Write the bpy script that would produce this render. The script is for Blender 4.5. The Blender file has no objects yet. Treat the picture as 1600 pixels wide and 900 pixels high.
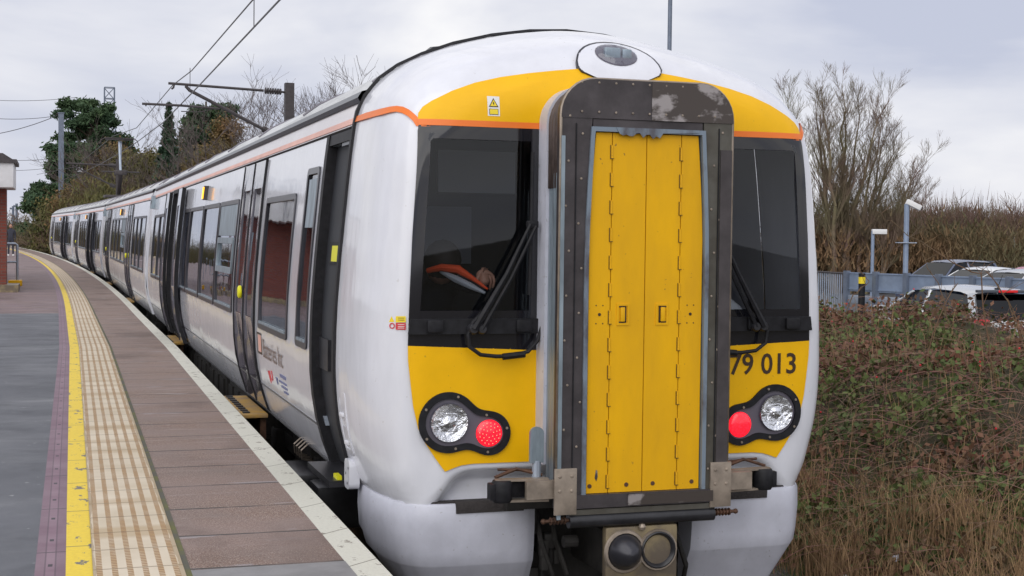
import bpy, bmesh, math, random
import numpy as np
from mathutils import Vector, Matrix
random.seed(7); np.random.seed(7)
SC = bpy.context.scene
COL = SC.collection
# ---------------------------------------------------------------- camera
CP = (-3.1157, -7.4678, 2.4314); YAW, PIT, ROL, FPX = 0.31735, -0.034799, 0.01178, 2165.66
_f = Vector((math.sin(YAW)*math.cos(PIT), math.cos(YAW)*math.cos(PIT), math.sin(PIT)))
_r = Vector((math.cos(YAW), -math.sin(YAW), 0)); _u = _r.cross(_f)
_r2 = _r*math.cos(ROL) + _u*math.sin(ROL); _u2 = -_r*math.sin(ROL) + _u*math.cos(ROL)
cam_d = bpy.data.cameras.new('camera'); cam = bpy.data.objects.new('camera', cam_d); COL.objects.link(cam)
cam.matrix_world = Matrix(((_r2.x, _u2.x, -_f.x, CP[0]), (_r2.y, _u2.y, -_f.y, CP[1]), (_r2.z, _u2.z, -_f.z, CP[2]), (0, 0, 0, 1)))
cam_d.sensor_width = 36; cam_d.lens = FPX*36/1600; cam_d.clip_end = 3000; cam_d.clip_start = 0.05
SC.camera = cam
# ---------------------------------------------------------------- world, sun, exposure
W = bpy.data.worlds.new('World'); SC.world = W; W.use_nodes = True
wn, wl = W.node_tree.nodes, W.node_tree.links; wn.clear()
def N(nt, t, **k):
    n = nt.nodes.new(t)
    for a, b in k.items():
        if a.startswith('i_'):
            key = a[2:]; key = int(key) if key.isdigit() else key
            n.inputs[key].default_value = b
        else: setattr(n, a, b)
    return n
nt = W.node_tree
SUN_EL, SUN_AZ = math.radians(38), math.radians(215)      # azimuth clockwise from +Y: behind the camera, left
sky = N(nt, 'ShaderNodeTexSky', sky_type='NISHITA', sun_disc=False, sun_elevation=SUN_EL, sun_rotation=SUN_AZ)
tc = N(nt, 'ShaderNodeTexCoord'); mp = N(nt, 'ShaderNodeMapping'); mp.inputs['Scale'].default_value = (1.0, 1.0, 3.2)
n1 = N(nt, 'ShaderNodeTexNoise', i_Scale=2.3, i_Detail=6.0, i_Roughness=.5, i_Distortion=.3)
wl.new(tc.outputs['Generated'], mp.inputs[0]); wl.new(mp.outputs[0], n1.inputs['Vector'])
rp = N(nt, 'ShaderNodeValToRGB'); rp.color_ramp.elements[0].position = .36; rp.color_ramp.elements[1].position = .62
rp.color_ramp.elements[0].color = (.52, .55, .67, 1); rp.color_ramp.elements[1].color = (.98, .965, .955, 1)
e = rp.color_ramp.elements.new(.5); e.color = (.76, .765, .82, 1)
wl.new(n1.outputs[0], rp.inputs[0])
b1 = N(nt, 'ShaderNodeBackground', i_Strength=1.0); b2 = N(nt, 'ShaderNodeBackground', i_Strength=.06)
wl.new(rp.outputs[0], b1.inputs[0]); wl.new(sky.outputs[0], b2.inputs[0])
mx = N(nt, 'ShaderNodeMixShader', i_0=.93)
wl.new(b2.outputs[0], mx.inputs[1]); wl.new(b1.outputs[0], mx.inputs[2])
wo = N(nt, 'ShaderNodeOutputWorld'); wl.new(mx.outputs[0], wo.inputs[0])
sd = bpy.data.lights.new('sun', 'SUN'); sd.energy = 1.5; sd.angle = math.radians(75); sd.color = (1, .97, .92)
so = bpy.data.objects.new('sun', sd); COL.objects.link(so)
sv = Vector((math.sin(SUN_AZ)*math.cos(SUN_EL), math.cos(SUN_AZ)*math.cos(SUN_EL), math.sin(SUN_EL)))
so.rotation_euler = sv.to_track_quat('Z', 'Y').to_euler(); so.location = (-20, -20, 30)
SC.view_settings.view_transform = 'Standard'; SC.view_settings.look = 'None'; SC.view_settings.gamma = 1
SC.view_settings.exposure = 0.16; SC.view_settings.use_curve_mapping = False
# ---------------------------------------------------------------- helpers
def ray(px, py): return _f + _r2*((px-800)/FPX) - _u2*((py-450)/FPX)
def at(px, py, ax, v):
    "the world point seen at a photo pixel, on the plane axis=v"
    d = ray(px, py); t = (v-CP[ax])/d[ax]; return Vector(CP)+d*t
def atd(px, py, z): return Vector(CP)+ray(px, py)*z
def sstep(a, b, x):
    t = min(1, max(0, (x-a)/(b-a))); return t*t*(3-2*t)
class MB:
    "collects verts / faces, builds ONE mesh object"
    def __init__(s): s.v = []; s.f = []; s.uv = None
    def add(s, vs, fs):
        o = len(s.v); s.v += [tuple(p) for p in vs]; s.f += [tuple(i+o for i in f) for f in fs]; return s
    def box(s, c, d, rz=0.0, rx=0.0, ry=0.0, bev=0.0):
        hx, hy, hz = d[0]/2, d[1]/2, d[2]/2
        M = Matrix.Translation(c) @ Matrix.Rotation(rz, 4, 'Z') @ Matrix.Rotation(ry, 4, 'Y') @ Matrix.Rotation(rx, 4, 'X')
        if bev <= 0:
            vs = [Vector((x, y, z)) for x in (-hx, hx) for y in (-hy, hy) for z in (-hz, hz)]
            return s.add([M @ v for v in vs], [(0, 1, 3, 2), (4, 6, 7, 5), (0, 4, 5, 1), (2, 3, 7, 6), (0, 2, 6, 4), (1, 5, 7, 3)])
        b = bmesh.new(); bmesh.ops.create_cube(b, size=1)
        for v in b.verts: v.co = Vector((v.co.x*d[0], v.co.y*d[1], v.co.z*d[2]))
        bmesh.ops.bevel(b, geom=b.edges[:], offset=bev, segments=2, affect='EDGES', profile=.6)
        b.verts.index_update()
        s.add([M @ v.co for v in b.verts], [[v.index for v in f.verts] for f in b.faces]); b.free(); return s
    def tube(s, pts, r, n=8, cap=True):
        pts = [Vector(p) for p in pts]; k = len(pts)
        rs = r if isinstance(r, (list, tuple)) else [r]*k
        o = len(s.v); up = None
        for i, p in enumerate(pts):
            t = (pts[min(i+1, k-1)]-pts[max(i-1, 0)]).normalized()
            if up is None:
                up = t.cross(Vector((0, 0, 1)))
                if up.length < 1e-3: up = Vector((1, 0, 0))
            a = (up - t*up.dot(t)).normalized(); b = t.cross(a); up = a
            for j in range(n):
                q = 2*math.pi*j/n; s.v.append(tuple(p+(a*math.cos(q)+b*math.sin(q))*rs[i]))
        for i in range(k-1):
            for j in range(n):
                j2 = (j+1) % n; s.f.append((o+i*n+j, o+i*n+j2, o+(i+1)*n+j2, o+(i+1)*n+j))
        if cap: s.f.append(tuple(o+j for j in range(n))[::-1]); s.f.append(tuple(o+(k-1)*n+j for j in range(n)))
        return s
    def prism(s, poly, fn, off0, off1):
        "poly 2D -> fn(u,v,off) solid"
        n = len(poly); s2 = [fn(u, v, off0) for u, v in poly]+[fn(u, v, off1) for u, v in poly]
        return s.add(s2, [tuple(range(n)), tuple(range(2*n-1, n-1, -1))]+[(i, (i+1) % n, n+(i+1) % n, n+i)[::-1] for i in range(n)])
    def ring(s, out, inn, fn, off0, off1):
        "ring between two polys of equal length, with thickness"
        n = len(out); vs = []
        for P in (out, inn):
            for o in (off0, off1): vs += [fn(u, v, o) for u, v in P]
        A, B, C_, D = 0, n, 2*n, 3*n; fs = []
        for i in range(n):
            j = (i+1) % n
            fs += [(B+i, B+j, D+j, D+i), (A+i, A+j, B+j, B+i), (C_+i, D+i, D+j, C_+j), (A+i, C_+i, C_+j, A+j)]
        return s.add(vs, fs)
    def lathe(s, prof, c, axis='Y', n=24, M=None):
        o = len(s.v); c = Vector(c)
        for r, h in prof:
            for j in range(n):
                q = 2*math.pi*j/n; a, b = r*math.cos(q), r*math.sin(q)
                p = {'Y': Vector((a, h, b)), 'Z': Vector((a, b, h)), 'X': Vector((h, a, b))}[axis]
                s.v.append(tuple(c+p))
        for i in range(len(prof)-1):
            for j in range(n):
                j2 = (j+1) % n; s.f.append((o+i*n+j, o+i*n+j2, o+(i+1)*n+j2, o+(i+1)*n+j))
        return s
    def sphere(s, c, r, n=10, sc=(1, 1, 1)):
        o = len(s.v); m = n//2
        for i in range(m+1):
            th = math.pi*i/m
            for j in range(n):
                q = 2*math.pi*j/n
                s.v.append((c[0]+r*sc[0]*math.sin(th)*math.cos(q), c[1]+r*sc[1]*math.sin(th)*math.sin(q), c[2]+r*sc[2]*math.cos(th)))
        for i in range(m):
            for j in range(n):
                j2 = (j+1) % n; s.f.append((o+i*n+j, o+(i+1)*n+j, o+(i+1)*n+j2, o+i*n+j2))
        return s
    def build(s, name, m, parent=None, smooth=True, fix=True, ang=35):
        me = bpy.data.meshes.new(name); me.from_pydata(s.v, [], s.f)
        if fix:
            b = bmesh.new(); b.from_mesh(me); bmesh.ops.recalc_face_normals(b, faces=b.faces[:]); b.to_mesh(me); b.free()
        if smooth and len(me.polygons):
            me.polygons.foreach_set('use_smooth', [True]*len(me.polygons))
            if ang: me.set_sharp_from_angle(angle=math.radians(ang))
        if s.uv:
            l = me.uv_layers.new(name='UVMap'); vi = [0]*len(me.loops); me.loops.foreach_get('vertex_index', vi)
            l.data.foreach_set('uv', [c for i in vi for c in s.uv[i]])
        o = bpy.data.objects.new(name, me); COL.objects.link(o)
        if m: me.materials.append(m)
        if parent: o.parent = parent
        return o
def tag(o, label=None, cat=None, group=None, kind=None):
    if label: o['label'] = label
    if cat: o['category'] = cat
    if group: o['group'] = group
    if kind: o['kind'] = kind
    return o
def empty(name, loc=(0, 0, 0), rz=0.0, rx=0.0):
    o = bpy.data.objects.new(name, None); COL.objects.link(o); o.location = loc; o.rotation_euler = (rx, 0, rz)
    o.empty_display_size = .2; return o
def copy_tree(o, parent=None):
    c = o.copy(); COL.objects.link(c)
    if parent: c.parent = parent
    for ch in list(o.children): copy_tree(ch, c)
    return c
# ---------------------------------------------------------------- materials
def mat(name, col, rough=.5, metal=0.0, var=0.0, vs=3.0, bump=0.0, bs=20.0, coat=0.0, col2=None, thr=None, spec=.5, detail=5.0, rvar=0.0, emit=None, es=0.0, stretch=None, bdist=.01):
    m = bpy.data.materials.new(name); m.use_nodes = True; t = m.node_tree; L = t.links
    b = t.nodes['Principled BSDF']; c = (*col, 1)
    b.inputs['Roughness'].default_value = rough; b.inputs['Metallic'].default_value = metal
    b.inputs['Base Color'].default_value = c; b.inputs['Specular IOR Level'].default_value = spec
    if coat: b.inputs['Coat Weight'].default_value = coat; b.inputs['Coat Roughness'].default_value = .06
    if emit: b.inputs['Emission Color'].default_value = (*emit, 1); b.inputs['Emission Strength'].default_value = es
    tcn = N(t, 'ShaderNodeTexCoord'); src = tcn.outputs['Object']
    if stretch:
        mpn = N(t, 'ShaderNodeMapping'); mpn.inputs['Scale'].default_value = stretch; L.new(src, mpn.inputs[0]); src = mpn.outputs[0]
    if var or col2:
        n = N(t, 'ShaderNodeTexNoise', i_Scale=vs, i_Detail=detail, i_Roughness=.6); L.new(src, n.inputs['Vector'])
        r = N(t, 'ShaderNodeValToRGB'); lo, hi = thr or (.35, .65)
        r.color_ramp.elements[0].position = lo; r.color_ramp.elements[1].position = hi
        r.color_ramp.elements[0].color = (*(col2 if col2 else [x*(1-var) for x in col]), 1)
        r.color_ramp.elements[1].color = (*(col if col2 else [min(1, x*(1+var)) for x in col]), 1)
        L.new(n.outputs[0], r.inputs[0]); L.new(r.outputs[0], b.inputs['Base Color'])
        if rvar:
            mr = N(t, 'ShaderNodeMapRange'); mr.inputs['To Min'].default_value = rough+rvar; mr.inputs['To Max'].default_value = max(.02, rough-rvar)
            L.new(n.outputs[0], mr.inputs[0]); L.new(mr.outputs[0], b.inputs['Roughness'])
    if bump:
        n = N(t, 'ShaderNodeTexNoise', i_Scale=bs, i_Detail=4.0); L.new(src, n.inputs['Vector'])
        bp = N(t, 'ShaderNodeBump', i_Strength=bump, i_Distance=bdist); L.new(n.outputs[0], bp.inputs['Height']); L.new(bp.outputs[0], b.inputs['Normal'])
        if coat: L.new(bp.outputs[0], b.inputs['Coat Normal'])
    return m
M = {}
M['white'] = mat('white_paint', (.71, .72, .78), .26, var=.06, vs=2.2, coat=.5, bump=.10, bs=1.6, bdist=.12, stretch=(1.5, 1.5, .45), detail=7)
M['side'] = mat('side_paint', (.68, .69, .75), .2, var=.05, vs=1.5, coat=.6, bump=.16, bs=1.5, bdist=.09, stretch=(1, .5, .6))
M['bumper'] = mat('bumper_paint', (.54, .55, .63), .42, var=.10, vs=4, detail=9, coat=.15, bump=.04, bs=60)
M['recess'] = mat('recess_paint', (.50, .50, .54), .45, var=.08, vs=6)
M['yellow'] = mat('yellow_paint', (.87, .475, .0), .40, var=.04, vs=4, spec=.3, bump=.02, bs=90)
M['door_yellow'] = mat('door_yellow', (.81, .435, .0), .48, col2=(.68, .36, .005), spec=.3, vs=2.2, detail=9, stretch=(2, 1, .6), bump=.05, bs=70)
M['orange'] = mat('orange_stripe', (.85, .19, .02), .4)
M['orange_fade'] = mat('orange_stripe_faded', (.78, .42, .34), .4, var=.1)
M['frit'] = mat('black_gloss', (.012, .012, .016), .08, coat=.3)
M['black'] = mat('black_rubber', (.014, .014, .017), .55, var=.3, vs=20, bump=.1, bs=60, spec=.25)
M['blackm'] = mat('black_metal', (.02, .02, .024), .35, var=.3, vs=12)
M['pad'] = mat('rubber_pad', (.035, .03, .03), .85, bump=.5, bs=90, var=.2, vs=50)
M['gangway'] = mat('gangway_metal', (.066, .058, .062), .42, metal=.35, var=.3, vs=5, bump=.06, bs=40, rvar=.08)
M['gangway_olive'] = mat('gangway_metal_olive', (.075, .068, .055), .45, metal=.3, col2=(.12, .115, .10), vs=6, thr=(.3, .62), rvar=.1)
M['peel'] = mat('peeled_metal', (.08, .066, .06), .38, metal=.4, col2=(.36, .33, .33), vs=3.2, thr=(.40, .46), detail=8, stretch=(1, 1, 1.6))
M['alu'] = mat('weathered_aluminium', (.27, .33, .38), .4, metal=.45, var=.25, vs=14, stretch=(1, 1, .2))
M['alu_strip'] = mat('blue_grey_strip', (.20, .25, .31), .45, metal=.2, col2=(.10, .10, .12), vs=9, thr=(.36, .55), stretch=(1, 1, .4))
M['pleat'] = mat('rubber_pleat', (.075, .055, .05), .55, var=.3, vs=15)
M['steel'] = mat('bare_steel', (.30, .25, .205), .48, metal=.45, var=.25, vs=9, bump=.06, bs=50)
M['rust'] = mat('rusty_metal', (.10, .05, .03), .7, metal=.3, var=.4, vs=12, bump=.2, bs=40)
M['coupler'] = mat('coupler_metal', (.16, .13, .10), .5, metal=.5, col2=(.30, .24, .14), vs=5, thr=(.4, .6))
M['dark'] = mat('underframe', (.022, .02, .019), .75, var=.4, vs=6, bump=.3, bs=20)
M['frame'] = mat('window_frame', (.045, .045, .055), .3, metal=.4, var=.1)
M['doorgrey'] = mat('door_grey', (.115, .108, .13), .13, var=.12, vs=2, coat=.8, bump=.15, bs=2.0, bdist=.08)
M['roof'] = mat('roof_grey', (.50, .51, .52), .4, var=.18, vs=3, rvar=.1, stretch=(2, .4, 1))
M['roofd'] = mat('roof_dark', (.16, .15, .18), .5, var=.3, vs=2, stretch=(2, .3, 1))
M['gutter'] = mat('gutter_dark', (.07, .08, .10), .35)
M['interior'] = mat('interior_grey', (.20, .20, .22), .6, var=.1)
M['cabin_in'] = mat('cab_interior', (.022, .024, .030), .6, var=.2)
M['cabin_pale'] = mat('cab_interior_pale', (.82, .86, .88), .6)
M['seat'] = mat('seat_blue', (.05, .08, .22), .8, var=.4, vs=40)
M['conc'] = mat('concrete', (.24, .235, .21), .85, var=.15, vs=6, bump=.2, bs=40)
M['galvp'] = mat('galvanised_panel', (.24, .30, .41), .5, metal=.2, var=.12, vs=3)
M['galv'] = mat('galvanised', (.36, .41, .49), .42, metal=.35, var=.08, vs=4)
M['mast'] = mat('mast_steel', (.16, .19, .25), .5, metal=.3, var=.12, vs=5)
M['mastd'] = mat('mast_brown', (.06, .052, .055), .6, metal=.2, var=.2, vs=8)
M['wire'] = mat('wire', (.07, .065, .07), .5, metal=.4)
M['ink'] = mat('number_ink', (.045, .022, .008), .5)
M['textgrey'] = mat('lettering_brown', (.17, .11, .09), .4)
M['red'] = mat('label_red', (.6, .03, .04), .4); M['labelwhite'] = mat('label_white', (.75, .75, .75), .4)
M['labelyel'] = mat('label_yellow', (.85, .65, .02), .4); M['blue'] = mat('label_blue', (.14, .16, .32), .4)
M['amber'] = mat('amber_lamp', (.9, .42, .02), .3, emit=(1, .42, .02), es=1.7)
M['redlamp'] = mat('tail_lamp_red', (.7, .01, .02), .25, emit=(1, .012, .03), es=1.35, coat=.5)
M['led'] = mat('led_point', (1, .3, .2), .3, emit=(1, .25, .15), es=1.7)
M['chrome'] = mat('lamp_reflector', (.93, .93, .95), .10, metal=1.0, bump=.7, bs=32, bdist=.02)
M['lampgrey'] = mat('lamp_surround', (.12, .11, .14), .4)
M['yellowplastic'] = mat('yellow_plastic', (.75, .72, .01), .4)
M['skin'] = mat('skin', (.42, .22, .15), .55)
M['hair'] = mat('hair', (.02, .016, .012), .7)
M['cloth_dark'] = mat('cloth_dark', (.035, .038, .055), .85, var=.2)
M['cloth_orange'] = mat('cloth_orange', (.85, .09, .015), .7); M['cloth_grey'] = mat('cloth_reflective', (.42, .45, .48), .5)
def specks(m, sc, thr, col, amt=.8):
    "small scattered dirt specks and a few smears over a paint"
    t = m.node_tree; b = t.nodes['Principled BSDF']; src = b.inputs['Base Color'].links[0].from_socket if b.inputs['Base Color'].links else None
    c = N(t, 'ShaderNodeTexCoord'); n = N(t, 'ShaderNodeTexNoise', i_Scale=sc, i_Detail=2.0); t.links.new(c.outputs['Object'], n.inputs['Vector'])
    n2 = N(t, 'ShaderNodeTexNoise', i_Scale=1.6, i_Detail=6.0); t.links.new(c.outputs['Object'], n2.inputs['Vector'])
    g = N(t, 'ShaderNodeMapRange'); g.inputs[1].default_value = thr; g.inputs[2].default_value = thr+.03; g.inputs[4].default_value = amt; t.links.new(n.outputs[0], g.inputs[0])
    g2 = N(t, 'ShaderNodeMapRange'); g2.inputs[1].default_value = .40; g2.inputs[2].default_value = .62; t.links.new(n2.outputs[0], g2.inputs[0])
    mu = N(t, 'ShaderNodeMath', operation='MULTIPLY'); t.links.new(g.outputs[0], mu.inputs[0]); t.links.new(g2.outputs[0], mu.inputs[1])
    mx = N(t, 'ShaderNodeMix', data_type='RGBA'); t.links.new(mu.outputs[0], mx.inputs[0]); mx.inputs[7].default_value = (*col, 1)
    if src: t.links.new(src, mx.inputs[6])
    else: mx.inputs[6].default_value = b.inputs['Base Color'].default_value
    t.links.new(mx.outputs[2], b.inputs['Base Color'])
specks(M['door_yellow'], 38, .70, (.22, .12, .03)); specks(M['yellow'], 45, .72, (.28, .15, .03), .6); specks(M['white'], 30, .72, (.36, .33, .30), .6); specks(M['bumper'], 34, .68, (.22, .20, .19), .7); specks(M['side'], 26, .72, (.36, .33, .31), .5)
_t = M['redlamp'].node_tree; _v = N(_t, 'ShaderNodeTexVoronoi', i_Scale=95.0); _r = N(_t, 'ShaderNodeMapRange'); _r.inputs[1].default_value = .1; _r.inputs[2].default_value = .6; _r.inputs[3].default_value = 1.9; _r.inputs[4].default_value = .85
_c = N(_t, 'ShaderNodeTexCoord'); _t.links.new(_c.outputs['Object'], _v.inputs['Vector']); _t.links.new(_v.outputs['Distance'], _r.inputs[0]); _t.links.new(_r.outputs[0], _t.nodes['Principled BSDF'].inputs['Emission Strength'])
M['brick'] = None
def glass(name, tint, mn, r=.015, bump=0.0):
    m = bpy.data.materials.new(name); m.use_nodes = True; t = m.node_tree; t.nodes.clear(); L = t.links
    fr = N(t, 'ShaderNodeLayerWeight', i_Blend=.5); pw = N(t, 'ShaderNodeMath', operation='POWER'); pw.inputs[1].default_value = 5.0; L.new(fr.outputs['Facing'], pw.inputs[0])
    mr = N(t, 'ShaderNodeMapRange'); mr.inputs['To Min'].default_value = .04+mn; mr.inputs['To Max'].default_value = 1; L.new(pw.outputs[0], mr.inputs[0])
    tr = N(t, 'ShaderNodeBsdfTransparent'); tr.inputs[0].default_value = (*tint, 1)
    gl = N(t, 'ShaderNodeBsdfGlossy', i_Roughness=r); gl.inputs[0].default_value = (.95, .97, 1, 1)
    mx = N(t, 'ShaderNodeMixShader'); L.new(mr.outputs[0], mx.inputs[0]); L.new(tr.outputs[0], mx.inputs[1]); L.new(gl.outputs[0], mx.inputs[2])
    if bump:
        n = N(t, 'ShaderNodeTexNoise', i_Scale=1.4, i_Detail=2.0); bp = N(t, 'ShaderNodeBump', i_Strength=bump, i_Distance=.05)
        tcn = N(t, 'ShaderNodeTexCoord'); L.new(tcn.outputs['Object'], n.inputs['Vector']); L.new(n.outputs[0], bp.inputs['Height']); L.new(bp.outputs[0], gl.inputs['Normal']); L.new(bp.outputs[0], fr.inputs['Normal'])
    o = N(t, 'ShaderNodeOutputMaterial'); L.new(mx.outputs[0], o.inputs[0]); return m
M['screen'] = glass('windscreen_glass', (.62, .64, .68), .0)
M['pane'] = glass('side_glass', (.58, .60, .64), .02, bump=.12)
M['lens'] = glass('lamp_lens', (.92, .93, .95), .03)
M['carglass'] = glass('car_glass', (.012, .018, .026), .0)
def brick_mat(name, c1, c2, mortar, sc=1.0):
    m = bpy.data.materials.new(name); m.use_nodes = True; t = m.node_tree; L = t.links; b = t.nodes['Principled BSDF']
    tcn = N(t, 'ShaderNodeTexCoord'); br = N(t, 'ShaderNodeTexBrick', i_Scale=sc)
    mpn = N(t, 'ShaderNodeMapping'); mpn.inputs['Rotation'].default_value = (math.pi/2, 0, 0)
    sp = N(t, 'ShaderNodeSeparateXYZ'); cb = N(t, 'ShaderNodeCombineXYZ'); ad = N(t, 'ShaderNodeMath', operation='ADD')
    L.new(tcn.outputs['Object'], sp.inputs[0]); L.new(sp.outputs[0], ad.inputs[0]); L.new(sp.outputs[1], ad.inputs[1])
    L.new(ad.outputs[0], cb.inputs[0]); L.new(sp.outputs[2], cb.inputs[1]); L.new(cb.outputs[0], br.inputs['Vector'])
    br.inputs['Color1'].default_value = (*c1, 1); br.inputs['Color2'].default_value = (*c2, 1); br.inputs['Mortar'].default_value = (*mortar, 1)
    br.inputs['Brick Width'].default_value = .225; br.inputs['Row Height'].default_value = .075; br.inputs['Mortar Size'].default_value = .008
    L.new(br.outputs[0], b.inputs['Base Color']); b.inputs['Roughness'].default_value = .85
    bp = N(t, 'ShaderNodeBump', i_Strength=.4, i_Distance=.01); L.new(br.outputs['Fac'], bp.inputs['Height']); bp.invert = True; L.new(bp.outputs[0], b.inputs['Normal'])
    return m
M['brick'] = brick_mat('red_brick', (.22, .055, .035), (.16, .04, .03), (.13, .09, .08))
# ================================================================ track and platform setting
def tx(Y): return -(max(Y-20.0, 0)**2)/1740.0
def tz(Y): return .0055*max(0.0, Y-20)
def tdir(Y):
    d = Vector((tx(Y+.5)-tx(Y-.5), 1, 0)); return d.normalized()
def eoff(Y): return 1.552 + .0096*max(0.0, 12.0-Y)
def onp(Y, d, z):
    "point on the platform: d metres left of the coping edge, z above the rail"
    t = tdir(Y); n = Vector((-t.y, t.x, 0)); return Vector((tx(Y), Y, tz(Y)+z)) + n*(eoff(Y)+d)
def ont(Y, x, z):
    t = tdir(Y); n = Vector((t.y, -t.x, 0)); return Vector((tx(Y), Y, tz(Y)+z)) + n*x
YS = [-12+.5*i for i in range(0, 80)] + [28+1.0*i for i in range(1, 90)]
def strip(name, d0, d1, z, m, y0=-12, y1=116, nd=1):
    b = MB(); b.uv = []; ys = [y for y in YS if y0 < y < y1]; ys = [y0]+ys+[y1]
    for y in ys:
        for k in range(nd+1):
            d = d0+(d1-d0)*k/nd; b.v.append(tuple(onp(y, d, z))); b.uv.append((d, y))
    n = nd+1
    for i in range(len(ys)-1):
        for k in range(nd): b.f.append((i*n+k, i*n+k+1, (i+1)*n+k+1, (i+1)*n+k))
    return tag(b.build(name, m, ang=0), kind='structure')
class NB:
    "tiny node builder on a material"
    def __init__(s, name):
        s.m = bpy.data.materials.new(name); s.m.use_nodes = True; s.t = s.m.node_tree; s.L = s.t.links; s.b = s.t.nodes['Principled BSDF']
        s.tc = N(s.t, 'ShaderNodeTexCoord'); sp = N(s.t, 'ShaderNodeSeparateXYZ'); s.L.new(s.tc.outputs['UV'], sp.inputs[0]); s.u, s.v = sp.outputs[0], sp.outputs[1]
    def i(s, sock, v):
        if hasattr(v, 'links'): s.L.new(v, sock)
        elif isinstance(v, tuple): sock.default_value = (*v, 1) if len(v) == 3 else v
        else: sock.default_value = v
    def mth(s, op, a, b=0.0, c=None):
        n = N(s.t, 'ShaderNodeMath', operation=op); s.i(n.inputs[0], a); s.i(n.inputs[1], b)
        if c is not None: s.i(n.inputs[2], c)
        return n.outputs[0]
    def fr(s, a, period): return s.mth('FRACT', s.mth('DIVIDE', a, period))
    def near(s, f, c, w): # 1 where |f-c|<w
        return s.mth('LESS_THAN', s.mth('ABSOLUTE', s.mth('SUBTRACT', f, c)), w)
    def noise(s, sc, det=4.0, vec=None, rough=.6):
        n = N(s.t, 'ShaderNodeTexNoise', i_Scale=sc, i_Detail=det, i_Roughness=rough); s.L.new(vec or s.tc.outputs['Object'], n.inputs['Vector']); return n.outputs[0]
    def vec(s, sx, sy):
        mpn = N(s.t, 'ShaderNodeMapping'); mpn.inputs['Scale'].default_value = (sx, sy, 1); s.L.new(s.tc.outputs['UV'], mpn.inputs[0]); return mpn.outputs[0]
    def ramp(s, f, *st):
        r = N(s.t, 'ShaderNodeValToRGB'); els = r.color_ramp.elements
        for k, (p, c) in enumerate(st):
            el = els[k] if k < 2 else els.new(p)
            el.position = p; el.color = (*c, 1) if len(c) == 3 else c
        s.L.new(f, r.inputs[0]); return r.outputs[0]
    def mix(s, f, a, b):
        n = N(s.t, 'ShaderNodeMix', data_type='RGBA'); s.i(n.inputs[0], f); s.i(n.inputs[6], a); s.i(n.inputs[7], b); return n.outputs[2]
    def mr(s, f, a, b, c=0.0, d=1.0):
        n = N(s.t, 'ShaderNodeMapRange'); n.inputs[1].default_value = c; n.inputs[2].default_value = d; n.inputs[3].default_value = a; n.inputs[4].default_value = b; s.L.new(f, n.inputs[0]); return n.outputs[0]
    def out(s, col, rough=.8, bump=None, bs=.5, bd=.005):
        s.i(s.b.inputs['Base Color'], col); s.i(s.b.inputs['Roughness'], rough)
        if bump is not None:
            bp = N(s.t, 'ShaderNodeBump', i_Strength=bs, i_Distance=bd); s.i(bp.inputs['Height'], bump); s.L.new(bp.outputs[0], s.b.inputs['Normal'])
        return s.m
# -- asphalt
a = NB('platform_asphalt'); f = a.noise(260, 2); g = a.noise(1.1, 5); h = a.noise(.8, 4, a.vec(.8, 1.2))
c = a.mix(a.mr(g, 0, .8, .35, .65), (.085, .09, .105), (.14, .145, .165)); c = a.mix(a.mr(h, 0, .5, .5, .72), c, (.07, .075, .09))
c = a.mix(a.mth('GREATER_THAN', f, .66), c, (.30, .30, .31)); c = a.mix(a.mr(a.noise(16, 2), 0, .7, .70, .74), c, (.33, .33, .34)); c = a.mix(a.mr(a.noise(3.1, 5), 0, .4, .56, .66), c, (.055, .058, .07))
A_ASPH = a.out(c, a.mr(h, .75, .35, .45, .7), f, .35, .004)
# -- slabs
def slab_mat(name, c1, c2, c3, period=.72):
    a = NB(name); f = a.noise(95, 2); f2 = a.noise(150, 1); g = a.noise(2.2, 5); row = a.noise(1.0, 0, a.vec(.05, 1.39/1)); wet = a.noise(2.0, 4, a.vec(.7, 3.5))
    wv = a.mth('ADD', a.v, a.mr(a.noise(1.3, 2), -.03, .03)); q = a.fr(wv, period)
    joint = a.near(q, .5, .017); edge = a.near(q, .5, .09)
    c = a.mix(a.mr(f, 0, 1, .40, .60), c1, c2); c = a.mix(a.mth('GREATER_THAN', f2, .62), c, c3)
    c = a.mix(a.mr(g, 0, .65, .42, .66), c, (.21, .165, .15)); c = a.mix(a.mr(row, .0, .45, .42, .6), c, (.27, .20, .18)); c = a.mix(a.mr(a.noise(.9, 5, a.vec(1, .6)), 0, .55, .52, .68), c, (.085, .055, .045))
    pale = a.mth('MULTIPLY', edge, a.mth('GREATER_THAN', wet, .60)); c = a.mix(a.mth('MULTIPLY', pale, .4), c, (.36, .34, .37))  # pale streaks by wet joints: sheen of puddles put into the colour
    c = a.mix(a.mth('MULTIPLY', joint, a.mr(a.noise(1.9, 3), .35, 1, .35, .5)), c, (.055, .048, .045))
    hgt = a.mth('SUBTRACT', f, a.mth('MULTIPLY', joint, 2.5))
    return a.out(c, a.mr(wet, .75, .38, .55, .72), hgt, .5, .004)
A_SLAB = slab_mat('platform_slabs', (.135, .080, .062), (.28, .195, .155), (.46, .39, .35))
A_SLAB2 = slab_mat('platform_mauve_paving', (.15, .10, .11), (.22, .155, .17), (.30, .25, .26), .9)
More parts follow.
